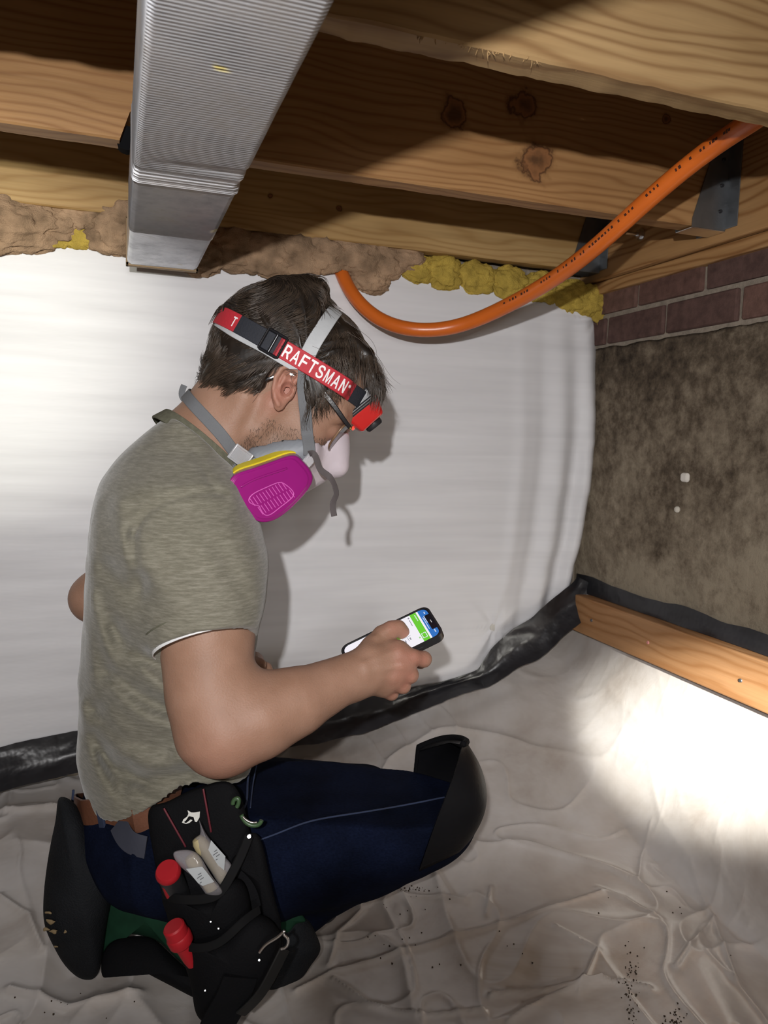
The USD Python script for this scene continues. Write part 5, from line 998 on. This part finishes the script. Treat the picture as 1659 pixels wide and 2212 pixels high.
# white scrap of tape stuck on the pouch
sc_ = thing('tape_scrap', 'torn scrap of white tape stuck on the black tool pouch', 'tape', PC(412, 1765, .92))
def flat(poly, d, t): 
    from shapely.geometry import Polygon
    m_ = trimesh.creation.extrude_polygon(Polygon(poly), 1.0, engine='earcut'); v = np.array([PC(a, b, d - t * c_) for a, b, c_ in m_.vertices]); m2 = trimesh.Trimesh(v, m_.faces, process=False)
    if m2.volume < 0: m2.invert()
    return m2
obj('scrap', flat([(405, 1750), (413, 1755), (420, 1755), (432, 1753), (431, 1766), (425, 1776), (421, 1775), (418, 1765), (408, 1763), (402, 1772), (397, 1776), (402, 1778), (412, 1770), (416, 1772), (410, 1777), (402, 1780), (393, 1777), (396, 1770), (404, 1764), (407, 1758)], .925, .0012), plain('white_scrap', (.62, .62, .58), .7), sc_)
# the things in the pouch
def axis_frame(a, b):
    z = unit(b - a); x = unit(np.cross(z, [0, 1, .1])); return x, np.cross(z, x), z
def lathe(a, b, prof, seg=28):
    """prof: (fraction along a..b, radius)"""
    x, y, z = axis_frame(a, b); L_ = np.linalg.norm(b - a); w = np.arange(seg) * 2 * np.pi / seg
    v = [a + z * (t * L_) + r * (np.cos(q) * x + np.sin(q) * y) for t, r in prof for q in w]
    return skin_rings(np.array(v), len(prof), seg)
ta, tb_ = PC(361, 1879, .880), PC(398, 1962, .935)
t1 = thing('red_capped_bottle', 'bottle with a flat round red cap in the upper pocket', 'bottle', ta)
obj('cap', lathe(ta, tb_, [(0, .0125), (.03, .0142), (.07, .0146), (.10, .0140)]), REDT, t1, smooth=40); obj('body', lathe(ta, tb_, [(.10, .0132), (.45, .0136), (1.0, .0136)]), BLACKP, t1, smooth=40)
obj('red_stripe', lathe(PC(358, 1912, .885), PC(372, 1945, .905), [(0, .0045), (.5, .0050), (1, .0045)]), REDT, t1, smooth=40)
ta, tb_ = PC(374, 2000, .862), PC(416, 2082, .880)
t2 = thing('red_nozzle_tool', 'red stubby tool handle sticking out of the lower pocket', 'tool', ta)
obj('handle', lathe(ta, tb_, [(0, .0105), (.03, .0122), (.20, .0126), (.24, .0120)]), REDT, t2, smooth=40); obj('collar', lathe(ta, tb_, [(.22, .0122), (.26, .0140), (.42, .0138), (.48, .0110)]), REDT, t2, smooth=40); obj('neck', lathe(ta, tb_, [(.46, .0100), (.60, .0088), (.85, .0078), (1.0, .0062)]), REDT, t2, smooth=40)
FILM = mat('clear_film', {'t': ('transparent_bsdf', {'color': (.90, .90, .93)}), 'd': ('diffuse_bsdf', {'color': (.55, .53, .56)}), 'm0': ('mix_closure', {'fac': .28}), 'g': ('glossy_bsdf', {'roughness': .12}), 'n': ('noise_texture', {'scale': 90., 'detail': 3.}), 'b': ('bump', {'strength': .8, 'distance': .003}), 'm': ('mix_closure', {'fac': .14})}, [('t.BSDF', 'm0.closure1'), ('d.BSDF', 'm0.closure2'), ('m0.closure', 'm.closure1'), ('g.BSDF', 'm.closure2'), ('n.fac', 'b.height'), ('b.normal', 'g.normal')], surface='m.closure')
LABW, FOAM, PRINT = plain('label_paper', (.36, .38, .39), .6), plain('cream_foam', (.36, .30, .16), .8), plain('label_print', (.03, .03, .035), .7)
pkgs = [([(375, 1842), (392, 1836), (408, 1836), (424, 1842), (440, 1862), (462, 1898), (480, 1930), (452, 1936), (440, 1925), (415, 1893), (390, 1872)], (414, 1856), (466, 1935), [(402, 1877), (437, 1872), (463, 1905), (438, 1914), (428, 1908)], .0095, 'left clear packet with a cream swab and white label in the upper pocket', .884),
        ([(430, 1772), (440, 1792), (458, 1818), (480, 1845), (503, 1876), (492, 1912), (480, 1915), (460, 1890), (425, 1838), (419, 1822), (424, 1808), (432, 1802)], (430, 1818), (485, 1900), [(456, 1815), (462, 1822), (487, 1850), (484, 1880), (470, 1868), (450, 1836)], .0100, 'right clear packet with a printed grey label in the upper pocket', .900)]
for film, a, b, lbl, r, name_, d in pkgs:
    t3 = thing('swab_packet', name_, 'packet', PC(*a, d))
    obj('film', pillow(film, d, .012, 2.2), FILM, t3, smooth=True, label='clear plastic film')
    A_, B_ = PC(*a, d - .001), PC(*b, d + .006)
    obj('swab', lathe(A_, B_, [(-.10, .002), (-.08, .006), (0, r * .82), (.15, r * .9), (.28, r * .7), (1, r * .7)]), FOAM, t3, smooth=40)
    obj('label', flat(lbl, d - .0125, .0008), LABW, t3)
    c = np.mean(lbl, 0); e = unit(np.array(b, float) - a)
    for k, (u_, w_, l_) in enumerate([(-8, -6, 8), (-3, -4, 12), (3, -5, 9), (9, 4, 5)]):
        o = c + e * u_ + np.array([-e[1], e[0]]) * w_; q2 = np.array([-e[1], e[0]])
        obj('print_line', flat([o, o + q2 * l_, o + q2 * l_ + e * 1.3, o + e * 1.3], d - .0136, .0003), PRINT, t3)
# green clip at the jeans pocket
gc = thing('green_clip', 'green and white clip at the front pocket of the jeans beside the pouch', 'clip', PC(545, 1775, .93))
for pts, m_ in (([(521, 1760), (530, 1775), (545, 1783), (560, 1780), (565, 1772)], plain('green_plastic', (.035, .075, .03), .4)), ([(503, 1738), (506, 1728), (514, 1725), (515, 1736), (511, 1744)], '/World/Looks/green_plastic')):
    obj('loop', tube(spline([PC(x, y, .905) for x, y in pts], 24), .0026, 10), m_, gc, smooth=True)
obj('shiny_edge', tube(spline([PC(x, y, .9025) for x, y in ((524, 1764), (533, 1772), (546, 1777), (555, 1776))], 16), .0012, 8), SHINY, gc, smooth=True)

# ------------------------------------------------------------------ the phone in his hand
def cam2w(v): return RCAM.T @ np.asarray(v, float)
PL = unit([.905, -.425, .10]); PW = np.array([.36, .42, -.83]); PW = unit(PW - PL * (PW @ PL)); PN = np.cross(PL, PW)
if PN @ np.array([-.2, -.6, -.6]) < 0: PN = -PN
PLw, PWw, PNw = cam2w(PL), cam2w(PW), cam2w(PN)
PTOP = PC(941, 1338, 1.066); PCEN = PTOP - PLw * .0685
ph = thing('phone', 'black-cased phone with a lit screen held in his right hand', 'phone', PCEN)
from shapely.geometry import box as sbox, Polygon as SPoly
def rrect(w, l, r): return sbox(-l / 2 + r, -w / 2 + r, l / 2 - r, w / 2 - r).buffer(r, 8)
def phm(shape, z0, z1):
    m_ = trimesh.creation.extrude_polygon(shape, z1 - z0, engine='earcut'); v = m_.vertices + [0, 0, z0]
    q = trimesh.Trimesh(PCEN + v[:, 0:1] * PLw + v[:, 1:2] * PWw + v[:, 2:3] * PNw, m_.faces, process=False)
    if q.volume < 0: q.invert()
    return q
cs_ = cat([phm(rrect(.0690, .1370, .0125), -.0095, .0005), phm(rrect(.0690, .1370, .0125).difference(rrect(.0640, .1320, .0105)), .0005, .0016)])
obj('case', cs_, BLACKP, ph, smooth=30)
def lit(name, c, e): return mat(name, {'e': ('emission', {'color': c, 'strength': e})}, surface='e.emission')
SW_, SB_, SG_, SK_ = lit('screen_white', (.90, .87, .93), 1.0), lit('screen_blue', (.045, .20, .62), .85), lit('screen_green', (.16, .62, .045), .95), plain('screen_black', (.012, .012, .018), .15)
scr = rrect(.0615, .1285, .0095)
def sx(a, b, c=-.05, d=.05): return scr.intersection(sbox(a, c, b, d))
notch = sbox(.0585, -.0150, .0670, .0150).buffer(.0014)
obj('glass', phm(rrect(.0640, .1320, .0105), .0004, .0007), SK_, ph)
obj('screen', phm(sx(-.07, .0395), .0007, .0010), SW_, ph, label='white lit part of the screen')
obj('screen_header', phm(sx(.0518, .07).difference(notch), .0007, .0010), SB_, ph, label='blue header of the screen')
obj('screen_strip', phm(sx(.0490, .0518), .0007, .0010), SW_, ph); obj('screen_banner', phm(sx(.0395, .0490, -.05, .05), .0007, .0010), SG_, ph, label='green banner on the screen')
obj('screen_footer', phm(sx(.0020, .0120, -.005, .02), .0010, .0011), SG_, ph)
obj('speaker_slot', phm(sbox(.0612, -.003, .0622, .003), .0010, .0013), plain('slot_white', (.8, .8, .8), .5), ph)
DOT, GRY = lit('screen_text_white', (.85, .88, .95), .9), lit('screen_text_grey', (.35, .33, .42), .5)
# lines of print on the screen, too small to read in the photograph
for a, l, m_, x, w_ in ((-.016, .016, DOT, .0560, .0010), (-.014, .026, DOT, .0538, .0010), (.018, .005, DOT, .0590, .0014), (-.024, .004, DOT, .0590, .0014), (-.026, .013, DOT, .0455, .0012), (-.027, .003, GRY, .0355, .0018), (-.022, .013, GRY, .0355, .0010), (.0, .004, GRY, .0240, .0016), (.012, .004, GRY, .0240, .0016), (-.002, .007, GRY, .0215, .0006), (.010, .007, GRY, .0215, .0006), (.001, .004, GRY, .0165, .0016), (.013, .004, GRY, .0165, .0016), (.019, .003, SG_, .0360, .0016)):
    q = [sbox(x + rg.uniform(-.0002, .0002), y, x + w_, y + .0011) for y in np.arange(a, a + l, .0016)]
    obj('screen_lettering', cat([phm(k_, .0010, .0012) for k_ in q]), m_, ph, kind='stuff')
for y in (-.004, .008): obj('screen_divider', phm(sbox(.0140, y, .0270, y + .0004), .0010, .0011), GRY, ph)
obj('screen_button', phm(sbox(.0412, .015, .0468, .0245).buffer(.0006).difference(sbox(.0416, .0154, .0464, .0241)), .0010, .0012), DOT, ph)
for z_, y_ in ((.030, .0347), (.014, .0347)): obj('side_button', frame_mesh(rbox((-.006, -.0008, -.0015), (.006, .0008, .0015), .0006), PCEN + PLw * z_ + PWw * y_ - PNw * .0045, PLw, PWw, PNw), BLACKP, ph)
# ------------------------------------------------------------------ dirt on the sheet
crumbs = []
for (cx, cy), sp_, n_ in (((1360, 2140), (12, 55), 90), ((1455, 2205), (12, 12), 40), ((850, 2000), (60, 40), 22), ((1500, 1960), (60, 70), 12), ((890, 1922), (22, 4), 26), ((1100, 2050), (200, 80), 12), ((120, 2180), (60, 20), 10)):
    for k in range(n_):
        a = PZ(cx + rg.normal(0, sp_[0]), cy + rg.normal(0, sp_[1]), .0)
        for _ in range(4):
            zz = float(floor_z(a[0], a[1]) + folds(np.array([a[0]]), np.array([a[1]]))[0]); d_ = a - [0, 0, ZC]; a = np.array([0, 0, ZC]) + d_ * ((zz - ZC) / d_[2])
        r = rg.uniform(.0005, .0014); s_ = trimesh.creation.icosphere(1, r); s_.vertices *= rg.uniform(.6, 1.3, (len(s_.vertices), 1)); s_.apply_translation(a + [0, 0, r * .5]); crumbs.append(s_)
obj('dirt_crumbs', cat(crumbs), plain('dirt', (.045, .032, .022), .95, spec=.1), label='dark crumbs of dirt scattered on the plastic ground sheet', cat_='dirt', kind='stuff')

# the phone that takes the photograph: its shadow falls on the ground sheet
def camw(x, y, z): return RCAM.T @ np.array([x, y, z]) + [0, 0, ZC]
fp = thing('phone', 'phone that takes this photograph, casting its round-cornered shadow onto the ground sheet', 'phone', camw(-.03, .06, -.008))
slab = trimesh.creation.extrude_polygon(sbox(-.064 + .011, -.009 + .011, .0065 - .011, .135 - .011).buffer(.011, 8), .009, engine='earcut'); slab = trimesh.Trimesh(np.array([camw(a, b, c - .012) for a, b, c in slab.vertices]), slab.faces, process=False)
if slab.volume < 0: slab.invert()
obj('body', slab, BLACKP, fp, smooth=30); obj('lens_ring', trimesh.Trimesh(np.array([camw(*(v * [1, 1, 1] + [0, 0, -.0025])) for v in trimesh.creation.annulus(.004, .006, .002).vertices]), trimesh.creation.annulus(.004, .006, .002).faces, process=False), SHINY, fp, smooth=30)
